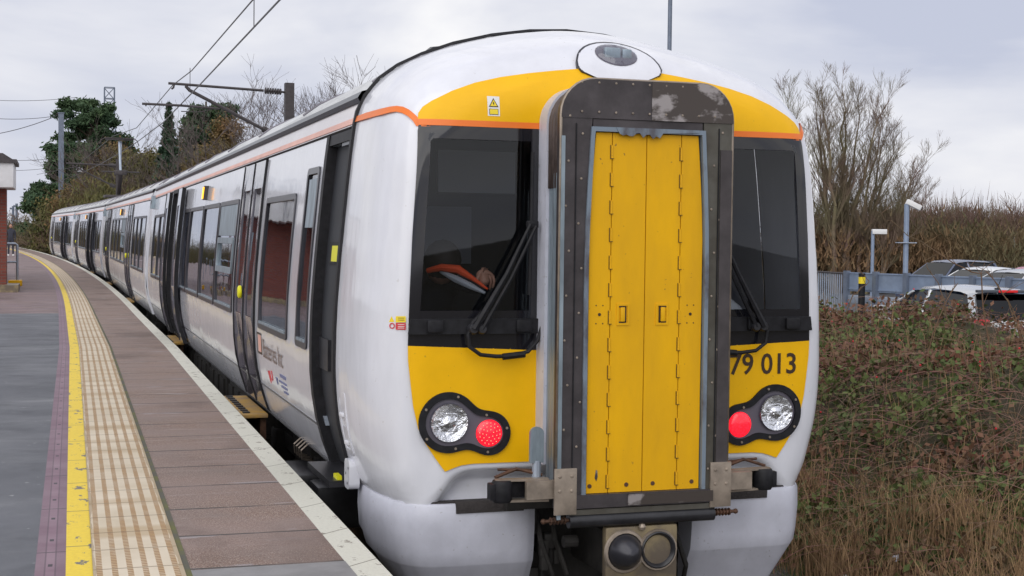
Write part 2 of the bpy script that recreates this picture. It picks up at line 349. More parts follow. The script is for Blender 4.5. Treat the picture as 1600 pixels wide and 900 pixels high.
# -- tactile paving: lozenge rows stained brown on cream flags
a = NB('tactile_paving'); cu = a.fr(a.mth('SUBTRACT', a.u, .89), .4/6); cv = a.fr(a.v, .034)
g = a.noise(2.0, 5); big = a.noise(.8, 3, a.vec(.3, 1)); st = a.noise(12, 3, a.vec(1.0, .35))
dot = a.mth('MULTIPLY', a.near(cu, .5, .19), a.near(cv, .5, .27)); col = a.near(cu, .5, .20)
jv = a.near(a.fr(a.v, .4), .5, .018)
row = a.noise(1.0, 0, a.vec(.02, 2.5))
c = a.mix(a.mr(g, 0, 1, .35, .7), (.66, .575, .45), (.54, .455, .33)); c = a.mix(a.mr(row, 0, .55, .55, .66), c, (.40, .28, .14))
c = a.mix(a.mth('MULTIPLY', col, a.mr(st, .2, .7, .35, .6)), c, (.44, .26, .09)); c = a.mix(a.mth('MULTIPLY', dot, .85), c, (.24, .12, .04))
c = a.mix(a.mth('MULTIPLY', jv, .75), c, (.19, .13, .07)); ed = a.mth('GREATER_THAN', a.mth('ABSOLUTE', a.mth('SUBTRACT', a.u, 1.09)), a.mr(g, .170, .197, .3, .7))
c = a.mix(a.mth('MULTIPLY', ed, .55), c, (.24, .15, .05))
A_TACT = a.out(c, .62, a.mth('SUBTRACT', dot, jv), .6, .005)
# -- yellow line
a = NB('yellow_line'); w1 = a.noise(5.5, 6, a.vec(1.6, 1), .7); w2 = a.noise(45, 4)
c = a.mix(a.mr(w2, 0, .5, .4, .8), (.82, .60, .035), (.62, .42, .03)); c = a.mix(a.mth('GREATER_THAN', a.mth('ADD', w1, a.mth('MULTIPLY', w2, .12)), .665), c, (.17, .15, .13))
c = a.mix(a.near(a.fr(a.v, .9), .5, .006), c, (.12, .1, .06))
A_YEL = a.out(c, .6, w2, .4, .003)
# -- drain channel
a = NB('drain_channel'); d0 = a.mth('SUBTRACT', a.u, 1.405)
sl = a.near(a.fr(a.v, .016), .5, .22); mid = a.near(d0, .065, .018); hole = a.mth('MULTIPLY', a.near(d0, .065, .010), a.near(a.fr(a.v, .55), .5, .045))
jn = a.near(a.fr(a.v, 1.1), .5, .006); ln = a.mth('MAXIMUM', a.near(d0, .042, .003), a.near(d0, .088, .003)); g = a.noise(3, 5)
c = a.mix(a.mr(g, 0, 1, .35, .7), (.17, .085, .125), (.26, .17, .21)); sm = a.mth('MULTIPLY', sl, a.mth('SUBTRACT', 1.0, mid))
c = a.mix(a.mth('MULTIPLY', sm, .45), c, (.08, .04, .06)); c = a.mix(a.mth('MAXIMUM', a.mth('MAXIMUM', hole, jn), a.mth('MULTIPLY', ln, .5)), c, (.03, .02, .03))
A_DRAIN = a.out(c, .55, sm, -.3, .003)
# -- coping
a = NB('white_coping'); w1 = a.noise(7, 6, a.vec(1, .8), .75); w2 = a.noise(60, 3)
c = a.mix(a.mr(w2, 0, .6, .4, .8), (.64, .63, .55), (.48, .47, .41)); c = a.mix(a.mth('GREATER_THAN', w1, .60), c, (.27, .24, .20))
c = a.mix(a.near(a.fr(a.mth('ADD', a.v, a.mth('MULTIPLY', a.u, .8)), .72), .5, .007), c, (.14, .12, .09))
A_COP = a.out(c, .6, w2, .5, .004)
strip('platform_edge', 0, .155, .915, A_COP)
strip('platform_slabs', .155, .87, .915, A_SLAB)
strip('concrete_slab', .155, .865, .918, mat('smooth_slab', (.22, .215, .22), .6, var=.15, vs=5, bump=.1, bs=60), -12, -1.1)
M['gap'] = mat('joint_grime', (.10, .095, .075), .9, col2=(.13, .13, .04), vs=4, thr=(.35, .55))
strip('tactile_paving', .862, 1.285, .919, M['gap'])
strip('tactile_strip', .89, 1.285, .923, A_TACT)
strip('yellow_line', 1.285, 1.402, .916, A_YEL)
strip('drain_channel', 1.402, 1.535, .915, A_DRAIN)
strip('platform_asphalt', 1.535, 16, .915, A_ASPH, y1=20.5, nd=4)
strip('platform_paving', 1.535, 16, .915, A_SLAB2, y0=20.5, nd=4)
def wall(name, d, z0, z1, m, y0=-12, y1=116):
    b = MB(); ys = [y for y in YS if y0 <= y <= y1]
    for y in ys:
        for z in (z0, z1): b.v.append(tuple(onp(y, d, z)))
    for i in range(len(ys)-1): b.f.append((2*i, 2*i+1, 2*i+3, 2*i+2))
    return tag(b.build(name, m, ang=0), kind='structure')
M['platwall'] = mat('platform_wall', (.085, .07, .055), .85, var=.5, vs=3, bump=.3, bs=15)
wall('platform_wall', 0.0, .80, .915, A_COP); wall('platform_wall', .05, -.35, .80, M['platwall'])
# ground, ballast, track
M['ballast'] = mat('ballast', (.085, .075, .065), .95, var=.6, vs=22, bump=1.0, bs=30, bdist=.05)
M['soil'] = mat('soil_ground', (.055, .05, .028), .95, col2=(.085, .065, .035), vs=1.2, bump=.6, bs=6, bdist=.05)
M['rail'] = mat('rail_steel', (.10, .06, .04), .6, metal=.5, var=.3)
b = MB(); b.add([(-900, -400, -.32), (900, -400, -.32), (900, 1600, -.32), (-900, 1600, -.32)], [(0, 1, 2, 3)])
tag(b.build('ground', M['soil']), kind='structure')
b = MB(); ys = [y for y in YS]
for y in ys:
    for x, z in ((-1.75, -.30), (-1.6, -.18), (1.9, -.18), (2.7, -.31)): b.v.append(tuple(ont(y, x, z)))
for i in range(len(ys)-1):
    for k in range(3): b.f.append((i*4+k, i*4+k+1, (i+1)*4+k+1, (i+1)*4+k))
tag(b.build('ballast', M['ballast']), kind='structure')
b = MB()
for i in range(170):
    y = -11.5+i*.65; p = ont(y, 0, -.17); b.box(p, (2.5, .26, .10), -math.atan2(tdir(y).x, tdir(y).y))
tag(b.build('sleepers', M['conc']), kind='structure')
b = MB()
for sx in (-.7525, .7525):
    for (w, z0, z1) in ((.07, -.04, 0), (.018, -.12, -.04), (.14, -.14, -.12)):
        o = len(b.v)
        for y in ys:
            for dx, z in ((-w/2, z0), (-w/2, z1), (w/2, z1), (w/2, z0)): b.v.append(tuple(ont(y, sx+dx, z)))
        for i in range(len(ys)-1):
            for k in range(4): b.f.append((o+i*4+k, o+i*4+(k+1) % 4, o+(i+1)*4+(k+1) % 4, o+(i+1)*4+k))
tag(b.build('rails', M['rail'], smooth=False), kind='structure')
# ================================================================ the train
def hermite(xs, ys):
    "monotone cubic interpolation"
    n = len(xs); d = [(ys[i+1]-ys[i])/(xs[i+1]-xs[i]) for i in range(n-1)]
    m = [d[0]]+[0 if d[i-1]*d[i] <= 0 else 2*d[i-1]*d[i]/(d[i-1]+d[i]) for i in range(1, n-1)]+[d[-1]]
    def f(x):
        if x <= xs[0]: return ys[0]
        if x >= xs[-1]: return ys[-1]
        i = 0
        while xs[i+1] < x: i += 1
        h = xs[i+1]-xs[i]; t = (x-xs[i])/h
        return (2*t**3-3*t*t+1)*ys[i]+(t**3-2*t*t+t)*h*m[i]+(3*t*t-2*t**3)*ys[i+1]+(t**3-t*t)*h*m[i+1]
    return f
bx = hermite([.78, .86, .93, 1.08, 1.165, 1.3, 1.6, 1.85, 2.2, 2.6, 3.12, 3.2, 3.3], [1.24, 1.31, 1.355, 1.405, 1.43, 1.46, 1.487, 1.485, 1.465, 1.43, 1.372, 1.355, 1.31])
ROOF = [(1.372, 3.12), (1.355, 3.2), (1.31, 3.3), (1.22, 3.41), (1.10, 3.50), (.95, 3.575), (.75, 3.65), (.5, 3.715), (.25, 3.755), (0, 3.77)]
ZC = 2.1
OUT = [(x, z) for x, z in ROOF[::-1]]+[(bx(z), z) for z in (3.0, 2.8, 2.6, 2.4, 2.2, 2.0, 1.8, 1.6, 1.45, 1.3, 1.2)]+[(1.412, 1.1), (1.385, 1.0), (1.345, .91), (1.31, .8), (1.25, .4), (1.13, 0), (0, -.1)]
_th = [math.atan2(x, z-ZC) for x, z in OUT]; _rr = [math.hypot(x, z-ZC) for x, z in OUT]
# light smoothing of the outline
_rf = hermite(_th, _rr)
ft = hermite([0, .70, .77, .84, .90, .945, .975, .99, 1], [0, .004, .03, .12, .27, .47, .67, .80, .97])
fs = hermite([0, .78, .85, .90, .935, .96, .98, .993, 1], [0, .001, .013, .045, .105, .20, .35, .57, .97])
RECF = [True]
def fy(x, z, rec=True):
    "how far back (Y) the cab skin lies at x,z"
    th = math.atan2(abs(x), z-ZC); rho = min(1, math.hypot(x, z-ZC)/_rf(th))
    w = 1-sstep(math.radians(18), math.radians(62), th)
    y = w*ft(rho)+(1-w)*fs(rho) + .03*(x/1.2)**2*(1-rho)*4*.6
    if rec and RECF[0] and z < 1.16:
        xe = .985+(1.125-z)*.75; y += .13*(1-sstep(1.05, 1.142, z))*(1-sstep(xe-.13, xe, abs(x)))
    return y
def fnorm(x, z):
    e = .004; gx = (fy(x+e, z)-fy(x-e, z))/(2*e); gz = (fy(x, z+e)-fy(x, z-e))/(2*e)
    return Vector((gx, -1, gz)).normalized()
def fp(x, z, off=0.0): return Vector((x, fy(x, z), z)) if off == 0 else Vector((x, fy(x, z), z))+fnorm(x, z)*off
def fhit(px, py):
    "cab skin point seen at a photo pixel"
    d = ray(px, py); t = (-.3-CP[1])/d.y; dt = .01
    for i in range(400):
        p = Vector(CP)+d*t
        if p.y >= fy(p.x, p.z): return p
        t += dt
    return p
def grid_poly(poly, step=.03):
    b = bmesh.new(); f = b.faces.new([b.verts.new((x, 0, z)) for x, z in poly])
    bmesh.ops.triangulate(b, faces=[f], ngon_method='EAR_CLIP')
    xs = [p[0] for p in poly]; zs = [p[1] for p in poly]
    x = math.floor(min(xs)/step)*step+step
    while x < max(xs):
        bmesh.ops.bisect_plane(b, geom=b.verts[:]+b.edges[:]+b.faces[:], plane_co=(x, 0, 0), plane_no=(1, 0, 0)); x += step
    z = math.floor(min(zs)/step)*step+step
    while z < max(zs):
        bmesh.ops.bisect_plane(b, geom=b.verts[:]+b.edges[:]+b.faces[:], plane_co=(0, 0, z), plane_no=(0, 0, 1)); z += step
    b.verts.index_update(); r = ([(v.co.x, v.co.z) for v in b.verts], [[v.index for v in q.verts] for q in b.faces]); b.free(); return r
def patch(name, poly, off, m, parent, step=.03, hole=None):
    v, f = grid_poly(poly, step); b = MB(); b.add([fp(x, z, off) for x, z in v], f)
    if hole: b.f = [q for q in b.f if not hole(sum(v[i][0] for i in q)/len(q), sum(v[i][1] for i in q)/len(q))]
    me = bpy.data.meshes.new(name); me.from_pydata(b.v, [], b.f); bb = bmesh.new(); bb.from_mesh(me)
    bmesh.ops.remove_doubles(bb, verts=bb.verts[:], dist=1e-5); bmesh.ops.recalc_face_normals(bb, faces=bb.faces[:])
    for q in bb.faces:
        if q.normal.y > 0: q.normal_flip()
    bb.to_mesh(me); bb.free(); me.polygons.foreach_set('use_smooth', [True]*len(me.polygons))
    o = bpy.data.objects.new(name, me); COL.objects.link(o); me.materials.append(m)
    if parent: o.parent = parent
    return o
def fring(name, out, inn, off0, off1, m, parent):
    b = MB(); b.ring(out, inn, lambda x, z, o: fp(x, z, o), off0, off1); return b.build(name, m, parent)
def dens(poly, n=6):
    r = []
    for i in range(len(poly)):
        a, c = poly[i], poly[(i+1) % len(poly)]
        r += [(a[0]+(c[0]-a[0])*k/n, a[1]+(c[1]-a[1])*k/n) for k in range(n)]
    return r
def rrect(x0, x1, z0, z1, r, n=5):
    q = []
    for cx, cz, a0 in ((x1-r, z1-r, 0), (x0+r, z1-r, 90), (x0+r, z0+r, 180), (x1-r, z0+r, 270)):
        for k in range(n+1):
            t = math.radians(a0+90*k/n); q.append((cx+r*math.cos(t), cz+r*math.sin(t)))
    return q
def circ(cx, cz, r, n=28, sx=1.0): return [(cx+r*sx*math.cos(2*math.pi*k/n), cz+r*math.sin(2*math.pi*k/n)) for k in range(n)]
# ---- body sides
def sside(sgn, y, z, off=0.0): return Vector((sgn*(bx(z)+off), y, z))
def side_shell(car, sgn, y0, y1, holes, m, zlo=.86, zhi=3.12):
    yb = sorted({y0, y1, *[h[0] for h in holes], *[h[1] for h in holes], *[y0+(y1-y0)*k/12 for k in range(13)]}); yb = [y for y in yb if y0 <= y <= y1]
    zb = sorted({zlo, zhi, .93, 1.0, 1.08, 1.165, 1.3, 1.45, 1.6, 1.7, 1.85, 2.0, 2.2, 2.4, 2.6, 2.8, 3.0, *[h[2] for h in holes], *[h[3] for h in holes]}); zb = [z for z in zb if zlo <= z <= zhi]
    b = MB(); nz = len(zb)
    for y in yb:
        for z in zb: b.v.append(tuple(sside(sgn, y, z)))
    for i in range(len(yb)-1):
        for k in range(nz-1):
            yc, zc = (yb[i]+yb[i+1])/2, (zb[k]+zb[k+1])/2
            if any(h[0] < yc < h[1] and h[2] < zc < h[3] for h in holes): continue
            q = (i*nz+k, i*nz+k+1, (i+1)*nz+k+1, (i+1)*nz+k); b.f.append(q if sgn < 0 else q[::-1])
    return b.build('side_panel', m, car, fix=False, ang=60)
def zden(z0, z1, n): return [z0+(z1-z0)*k/n for k in range(n+1)]
def sring(b, sgn, y0, y1, z0, z1, w, o0, o1, r=.05):
    out = dens(rrect(y0, y1, z0, z1, r, 3), 3); inn = dens(rrect(y0+w, y1-w, z0+w, z1-w, max(.01, r-w*.5), 3), 3)
    return b.ring(out, inn, lambda y, z, o: sside(sgn, y, z, o), o0, o1)
def sslab(b, sgn, y0, y1, z0, z1, o0, o1, n=8):
    zs = zden(z0, z1, n); o = len(b.v)
    for z in zs:
        for (y, off) in ((y0, o0), (y0, o1), (y1, o1), (y1, o0)): b.v.append(tuple(sside(sgn, y, z, off)))
    for i in range(n):
        for k in range(4): b.f.append((o+i*4+k, o+i*4+(k+1) % 4, o+(i+1)*4+(k+1) % 4, o+(i+1)*4+k))
    b.f.append((o, o+1, o+2, o+3)); b.f.append((o+4*n, o+4*n+1, o+4*n+2, o+4*n+3)); return b
def window(car, sgn, y0, y1, z0, z1, hopper=False, w=.045):
    b = MB(); sring(b, sgn, y0-.02, y1+.02, z0-.02, z1+.02, w, -.02, .012)
    f = b.build('window', M['frame'], car)
    g = MB(); sslab(g, sgn, y0+.01, y1-.01, z0+.01, z1-.01, -.012, -.004); g.build('pane', M['pane'], f)
    s = MB(); sslab(s, sgn, y0+.05, y1-.05, z0+.025, z0+.045, .0, .016, 1); s.build('sill', M['alu'], f)
    if hopper:
        h = MB(); sslab(h, sgn, y0+.05, y1-.05, z1-.34, z1-.03, -.01, .008, 3); h.build('vent_panel', M['alu'], f)
        h = MB(); sring(h, sgn, y0+.08, y1-.08, z1-.72, z1-.36, .06, -.01, .02, .03); h.build('vent_frame', M['alu'], f)
    return f
def leaf(car, sgn, y0, y1, off=.0, door_name='door_leaf'):
    z0, z1 = .93, 3.10
    b = MB(); b.ring(dens([(y0, z0), (y1, z0), (y1, z1), (y0, z1)], 10), dens([(y0+.14, 1.72), (y1-.14, 1.72), (y1-.14, 2.86), (y0+.14, 2.86)], 10), lambda y, z, o: sside(sgn, y, z, o+off), -.03, .014)
    d = b.build(door_name, M['doorgrey'], car)
    g = MB(); sslab(g, sgn, y0+.13, y1-.13, 1.71, 2.87, off-.01, off+.004); g.build('pane', M['pane'], d)
    e = MB(); sslab(e, sgn, y0-.014, y0+.010, z0, z1, off-.03, off+.020, 12); sslab(e, sgn, y1-.010, y1+.014, z0, z1, off-.03, off+.020, 12); e.build('edge_seal', M['black'], d)
    return d
def doorway(car, sgn, y0, y1, opened):
    ym = (y0+y1)/2
    if opened:
        leaf(car, sgn, y0-.72, y0-.02, .065); leaf(car, sgn, y1+.02, y1+.72, .065)
        b = MB(); b.ring(dens([(y0-.03, .90), (y1+.03, .90), (y1+.03, 3.13), (y0-.03, 3.13)], 10), dens([(y0+.03, .96), (y1-.03, .96), (y1-.03, 3.07), (y0+.03, 3.07)], 10), lambda y, z, o: sside(sgn, y, z, o), -.14, .03)
        b.build('door_frame', M['black'], car)
        b = MB(); b.box((sgn*1.1, ym, 1.09), (.5, y1-y0, .06)); b.build('vestibule_floor', M['interior'], car)
    else:
        leaf(car, sgn, y0+.01, ym-.006); leaf(car, sgn, ym+.006, y1-.01)
        b = MB(); b.lathe([(0, .03), (.045, .03), (.06, .018), (.06, 0)], sside(sgn, ym+.16, 1.92, .016), 'X', 14)
        for i in range(len(b.v)): pass
        if sgn < 0: b.v = [(2*(-bx(1.92)-.016)-x, y, z) for x, y, z in b.v]
        b.build('door_button', M['yellowplastic'], car)
    b = MB(); b.box((sgn*1.50, ym, .875), (.26, (y1-y0)*1.02, .035), bev=.008)
    s = b.build('door_step', M['step'], car)
    b = MB()
    for k in range(9): b.box((sgn*1.545, y0+.1+(y1-y0-.2)*k/8, .896), (.06, .07, .012))
    b.build('step_grip', M['black'], s)
    b = MB(); b.box((sgn*1.40, ym, .70), (.05, (y1-y0)*.9, .34)); b.build('step_bracket', M['rust'], s)
M['step'] = mat('door_step', (.42, .24, .03), .6, col2=(.25, .17, .10), vs=7)
def roof(car, y0, y1, front_trim=True):
    b = MB(); P = [(x, z) for x, z in ROOF]; full = [(-x, z) for x, z in P]+[(x, z) for x, z in P[::-1][1:]]
    n = len(full); ks = [y0, y1]
    for y in ks:
        for x, z in full: b.v.append((x, y, z))
    for k in range(n-1): b.f.append((k, k+1, n+k+1, n+k))
    r = b.build('roof', M['roof'], car, ang=60)
    for sgn in (-1, 1):
        c = MB()
        for (xa, za), (xb, zb), mm in (((1.374, 3.118), (1.357, 3.20), 0),):
            c.v += [(sgn*(x+o), y, z) for y in ks for (x, z, o) in ((1.372, 3.12, .008), (1.358, 3.19, .008), (1.325, 3.275, .008), (1.325, 3.275, -.01), (1.372, 3.12, -.01))]
            c.f += [(i, (i+1) % 5, 5+(i+1) % 5, 5+i) for i in range(5)]
        c.build('cant_rail', M['cant'], r)
        c = MB()
        for y in [0]: c.v += [(sgn*x, yy, z) for yy in ks for (x, z) in ((1.378, 3.112), (1.384, 3.122), (1.370, 3.130), (1.36, 3.112))]
        c.f += [(i, (i+1) % 4, 4+(i+1) % 4, 4+i) for i in range(4)]; c.build('drip_line', M['black'], r)
        c = MB(); c.v += [(sgn*x, yy, z) for yy in ks for (x, z) in ((1.383, 3.135), (1.376, 3.172), (1.362, 3.171), (1.368, 3.135))]
        c.f += [(i, (i+1) % 4, 4+(i+1) % 4, 4+i) for i in range(4)]; c.build('cant_stripe', M['orange_fade'], r)
        g = MB(); g.v += [(sgn*x, yy, z) for yy in ks for (x, z) in ((1.345, 3.268), (1.36, 3.295), (1.335, 3.335), (1.28, 3.35), (1.27, 3.30))]
        g.f += [(i, (i+1) % 5, 5+(i+1) % 5, 5+i) for i in range(5)]; g.build('gutter', M['gutter'], r)
    c = MB(); nseg = int((y1-y0)/2.4)
    for k in range(nseg+1):
        y = y0+.2+k*(y1-y0-.4)/nseg
        pts = [(x*1.002, y, z+.004) for x, z in full if abs(x) < 1.25]; c.tube(pts, .012, 5)
    c.build('roof_seam', M['roofd'], r)
    return r
M['cant'] = mat('cant_rail_paint', (.64, .60, .62), .3, var=.05, coat=.4)
def lamp(car, sgn, y, z=2.97):
    b = MB(); sslab(b, sgn, y-.05, y+.05, z-.085, z+.085, 0, .05, 2); o = b.build('lamp_housing', M['mastd'], car)
    b = MB(); sslab(b, sgn, y-.045, y+.035, z-.07, z+.07, .03, .062, 2); b.build('door_lamp', M['amber'], o)
def underframe(car, y0, y1, ymin=0):
    b = MB(); b.box((0, (y0+y1)/2, .95), (2.3, y1-y0, .2)); b.build('underframe', M['dark'], car)
    for yb in (y0+3.2, y1-3.2):
        if yb-1.6 < ymin: yb = ymin+2.2
        f = MB()
        for sx in (-1, 1):
            f.box((sx*1.0, yb, .52), (.14, 3.1, .16), bev=.02); f.box((sx*1.0, yb, .66), (.2, .9, .18), bev=.03)
            for dy in (-1.3, 1.3): f.box((sx*1.05, yb+dy, .46), (.2, .34, .3), bev=.04); f.tube([(sx*1.05, yb+dy, .6), (sx*1.05, yb+dy, .85)], .09, 8)
        f.box((0, yb, .5), (1.9, .5, .2))
        bo = f.build('bogie', M['dark'], car)
        for dy in (-1.3, 1.3):
            w = MB()
            for sx in (-1, 1): w.lathe([(0, .07), (.2, .07), (.38, .05), (.42, .06), (.42, -.06), (.45, -.07), (.2, -.05), (0, -.05)], (sx*.76, yb+dy, .42), 'X', 24)
            w.tube([(-.8, yb+dy, .42), (.8, yb+dy, .42)], .08, 8); w.build('wheelset', M['rail'], bo)
    random.seed(5); y = y0+5.6
    while y < y1-6:
        l = random.uniform(.8, 2.0); b = MB(); b.box((-.95, y+l/2, .62), (.6, l, .5), bev=.03); b.box((.95, y+l/2, .6), (.6, l, .45), bev=.03)
        for k in range(3): b.box((-1.26, y+l*(k+.5)/3, .62), (.03, l*.22, .3))
        b.build('equipment_box', M['dark'], car); y += l+.35
def liner(car, y0, y1, nseat=9, cab=False):
    b = MB(); b.box((0, (y0+y1)/2, 1.10), (2.7, y1-y0, .04)); b.build('floor', M['interior'], car)
    b = MB(); b.box((0, (y0+y1)/2, 3.22), (2.4, y1-y0, .04)); b.build('ceiling', M['interior'], car)
    b = MB(); b.box((0, y1-.06, 2.1), (2.6, .04, 2.2)); b.build('end_wall', M['interior'], car)
    sm = None
    def seat(x, y):
        nonlocal sm
        if sm is None:
            s = MB(); s.box((0, 0, .42), (.95, .46, .12), bev=.04); s.box((0, .24, .82), (.95, .11, .84), rx=-.12, bev=.04)
            for q in (-.24, .24): s.box((q, .32, 1.22), (.28, .09, .2), rx=-.12, bev=.03)
            s.box((0, .05, .2), (.5, .3, .4)); sm = s.build('seat', M['seat'], car)
        else:
            o = sm.copy(); COL.objects.link(o); sm2 = o; sm2.location = (x, y, 1.12); return
        sm.location = (x, y, 1.12)
    for yy in [y for k in range(nseat) for y in (7.2+k*.88,)]:
        for sx in (-.86, .86): seat(sx, yy)
def end_gangway(car, y0, y1):
    b = MB()
    for k in range(7):
        y = y0+(y1-y0)*(k+.5)/7; b.ring(dens([(-.75, .95), (.75, .95), (.75, 3.25), (-.75, 3.25)], 1), dens([(-.5, 1.1), (.5, 1.1), (.5, 3.1), (-.5, 3.1)], 1), lambda x, z, o, y=y: Vector((x, y+o, z)), -.03, .03)
    b.box((0, (y0+y1)/2, 2.1), (1.3, y1-y0, 2.0)); b.build('gangway_bellows', M['black'], car)
def body_end(car, y):
    poly = [(-x, z) for x, z in ROOF]+[(x, z) for x, z in ROOF[::-1][1:]]+[(bx(z), z) for z in (2.6, 2.2, 1.7, 1.2, .9)]+[(-bx(z), z) for z in (.9, 1.2, 1.7, 2.2, 2.6)]
    b = MB(); b.prism(poly, lambda x, z, o: Vector((x, y+o, z)), -.03, 0); b.build('end_bulkhead', M['side'], car, smooth=False)
def camera_box(car, y):
    b = MB(); sslab(b, -1, y-.2, y+.2, 2.93, 3.17, 0, .07, 1); o = b.build('camera_housing', M['alu'], car)
    b = MB(); sslab(b, -1, y-.05, y+.05, 3.02, 3.08, .065, .08, 1); b.build('camera_lens', M['frit'], o)
DOORS = [(5.1, 6.7), (15.2, 16.8)]
def sill_line(car, y0, y1):
    for sgn in (-1, 1):
        b = MB(); sslab(b, sgn, y0, y1, 1.158, 1.170, -.005, .006, 1); b.build('sill_crease', M['frame'], car)
def carriage(k, y0, y1, opens, label, L=19.55, tailcab=False):
    p0, p1 = Vector((tx(y0), y0, tz(y0))), Vector((tx(y1), y1, tz(y1))); d = p1-p0
    car = empty('railway_carriage', p0, -math.atan2(d.x, d.y), math.atan2(d.z, d.y))
    tag(car, label, 'train carriage', 'carriages of the train at the platform')
    s0 = .0; e = L-.9 if tailcab else L
    wins = [(.75, 2.1), (2.2, 3.3), (3.4, 4.5), (7.35, 8.9), (9.0, 10.5), (10.6, 12.1), (12.2, 13.9), (17.3, 18.4)]
    if tailcab: wins = wins[:-1]
    for sgn in (-1, 1):
        holes = [(a, c, 1.70, 2.80) for a, c in wins]+[(a, c, .9, 3.12) for a, c in DOORS]
        side_shell(car, sgn, s0, e, holes, M['side'])
        if sgn < 0 or k == 1:
            for i, (a, c) in enumerate(wins): window(car, sgn, a, c, 1.70, 2.80, i in (3,))
        if sgn < 0:
            for (a, c), o in zip(DOORS, opens): doorway(car, sgn, a, c, o)
            lamp(car, sgn, 9.4)
    roof(car, s0, e); body_end(car, .02); sill_line(car, s0, e)
    if not tailcab: body_end(car, L); end_gangway(car, L, L+.75)
    if not tailcab: camera_box(car, L-.35)
    b = MB(); sslab(b, -1, .0, .28, .9, 3.1, 0, .012); b.build('end_pillar', M['white'], car)
    underframe(car, s0+.1, e); liner(car, .1, e)
    if tailcab:
        b = shell_mesh(lambda x, z: False, False); b.v = [(-x, L-y, z) for x, y, z in b.v]; b.f = [f for f in b.f]; b.build('cab_shell', M['white'], car, ang=0)
        b = MB(); b.box((0, L-.7, .55), (2.4, 1.0, .6), bev=.1); b.build('skirt', M['bumper'], car)
    return car
def shell_mesh(hole, usehole=True):
    b = MB(); nth, nr = 150, 90; zb = .925; ths = []
    tmax = math.radians(180)
    for i in range(-nth, nth+1): ths.append(tmax*i/nth)
    rows = []
    # angles denser near bottom corner are fine; rays limited by z = zb
    for t in ths:
        a = abs(t); R = _rf(a); c = math.cos(a)
        lim = R if c >= 0 else min(R, (ZC-zb)/(-c)); row = []
        for j in range(nr+1):
            u = j/nr; u = 1-(1-u)**1.5; r = lim*u
            row.append((math.sin(t)*r, ZC+c*r))
        rows.append(row)
    for row in rows: b.v += [tuple(fp(x, z)) if True else 0 for x, z in row]
    n = nr+1
    for i in range(len(rows)-1):
        for j in range(nr):
            q = (i*n+j, i*n+j+1, (i+1)*n+j+1, (i+1)*n+j)
            xc = sum(rows[a][bq][0] for a, bq in ((i, j), (i, j+1), (i+1, j), (i+1, j+1)))/4
            zc = sum(rows[a][bq][1] for a, bq in ((i, j), (i, j+1), (i+1, j), (i+1, j+1)))/4
            if usehole and hole(xc, zc): continue
            b.f.append(q)
    return b
# ================================================================ lead carriage
car = empty('railway_carriage', (0, 0, 0))
tag(car, 'nearest white train carriage with yellow cab front, gangway door and red tail lamps', 'train carriage', 'carriages of the train at the platform')
SCR = {}
for s in (-1, 1):
    SCR[s] = [(s*x, z) for x, z in ((.47, 3.064), (1.198, 3.064), (1.205, 3.03), (1.215, 2.85), (1.24, 2.45), (1.255, 2.1), (1.262, 1.835), (.47, 1.80))]
def inside(poly, x, z):
    c = False; n = len(poly)
    for i in range(n):
        (x1, z1), (x2, z2) = poly[i], poly[(i+1) % n]
        if (z1 > z) != (z2 > z) and x < (x2-x1)*(z-z1)/(z2-z1)+x1: c = not c
    return c
GLS = {s: [(s*x, z) for x, z in ((.56, 2.99), (1.135, 2.985), (1.16, 2.7), (1.185, 2.3), (1.195, 2.03), (.56, 2.03))] for s in (-1, 1)}
_g = [(x, z) for x in np.linspace(.56, 1.16, 13) for z in np.linspace(2.03, 2.97, 15)]
GC = np.linalg.lstsq(np.array([(1, x, x*x, z, z*z, x*z) for x, z in _g]), np.array([fy(x, z) for x, z in _g]), rcond=None)[0]
shrink = {s: [(s*x, z) for x, z in ((.50, 3.055), (1.188, 3.05), (1.212, 2.75), (1.235, 2.3), (1.245, 1.90), (.50, 1.90))] for s in (-1, 1)}
brow = [(.30, 3.11), (1.165, 3.108), (1.15, 3.15), (1.10, 3.185), (.98, 3.245), (.85, 3.295), (.56, 3.355), (.30, 3.38)]
b = shell_mesh(lambda x, z: inside(shrink[1], abs(x), z) or inside(brow, abs(x), z))
shell = b.build('cab_shell', M['white'], car, fix=True, ang=0)
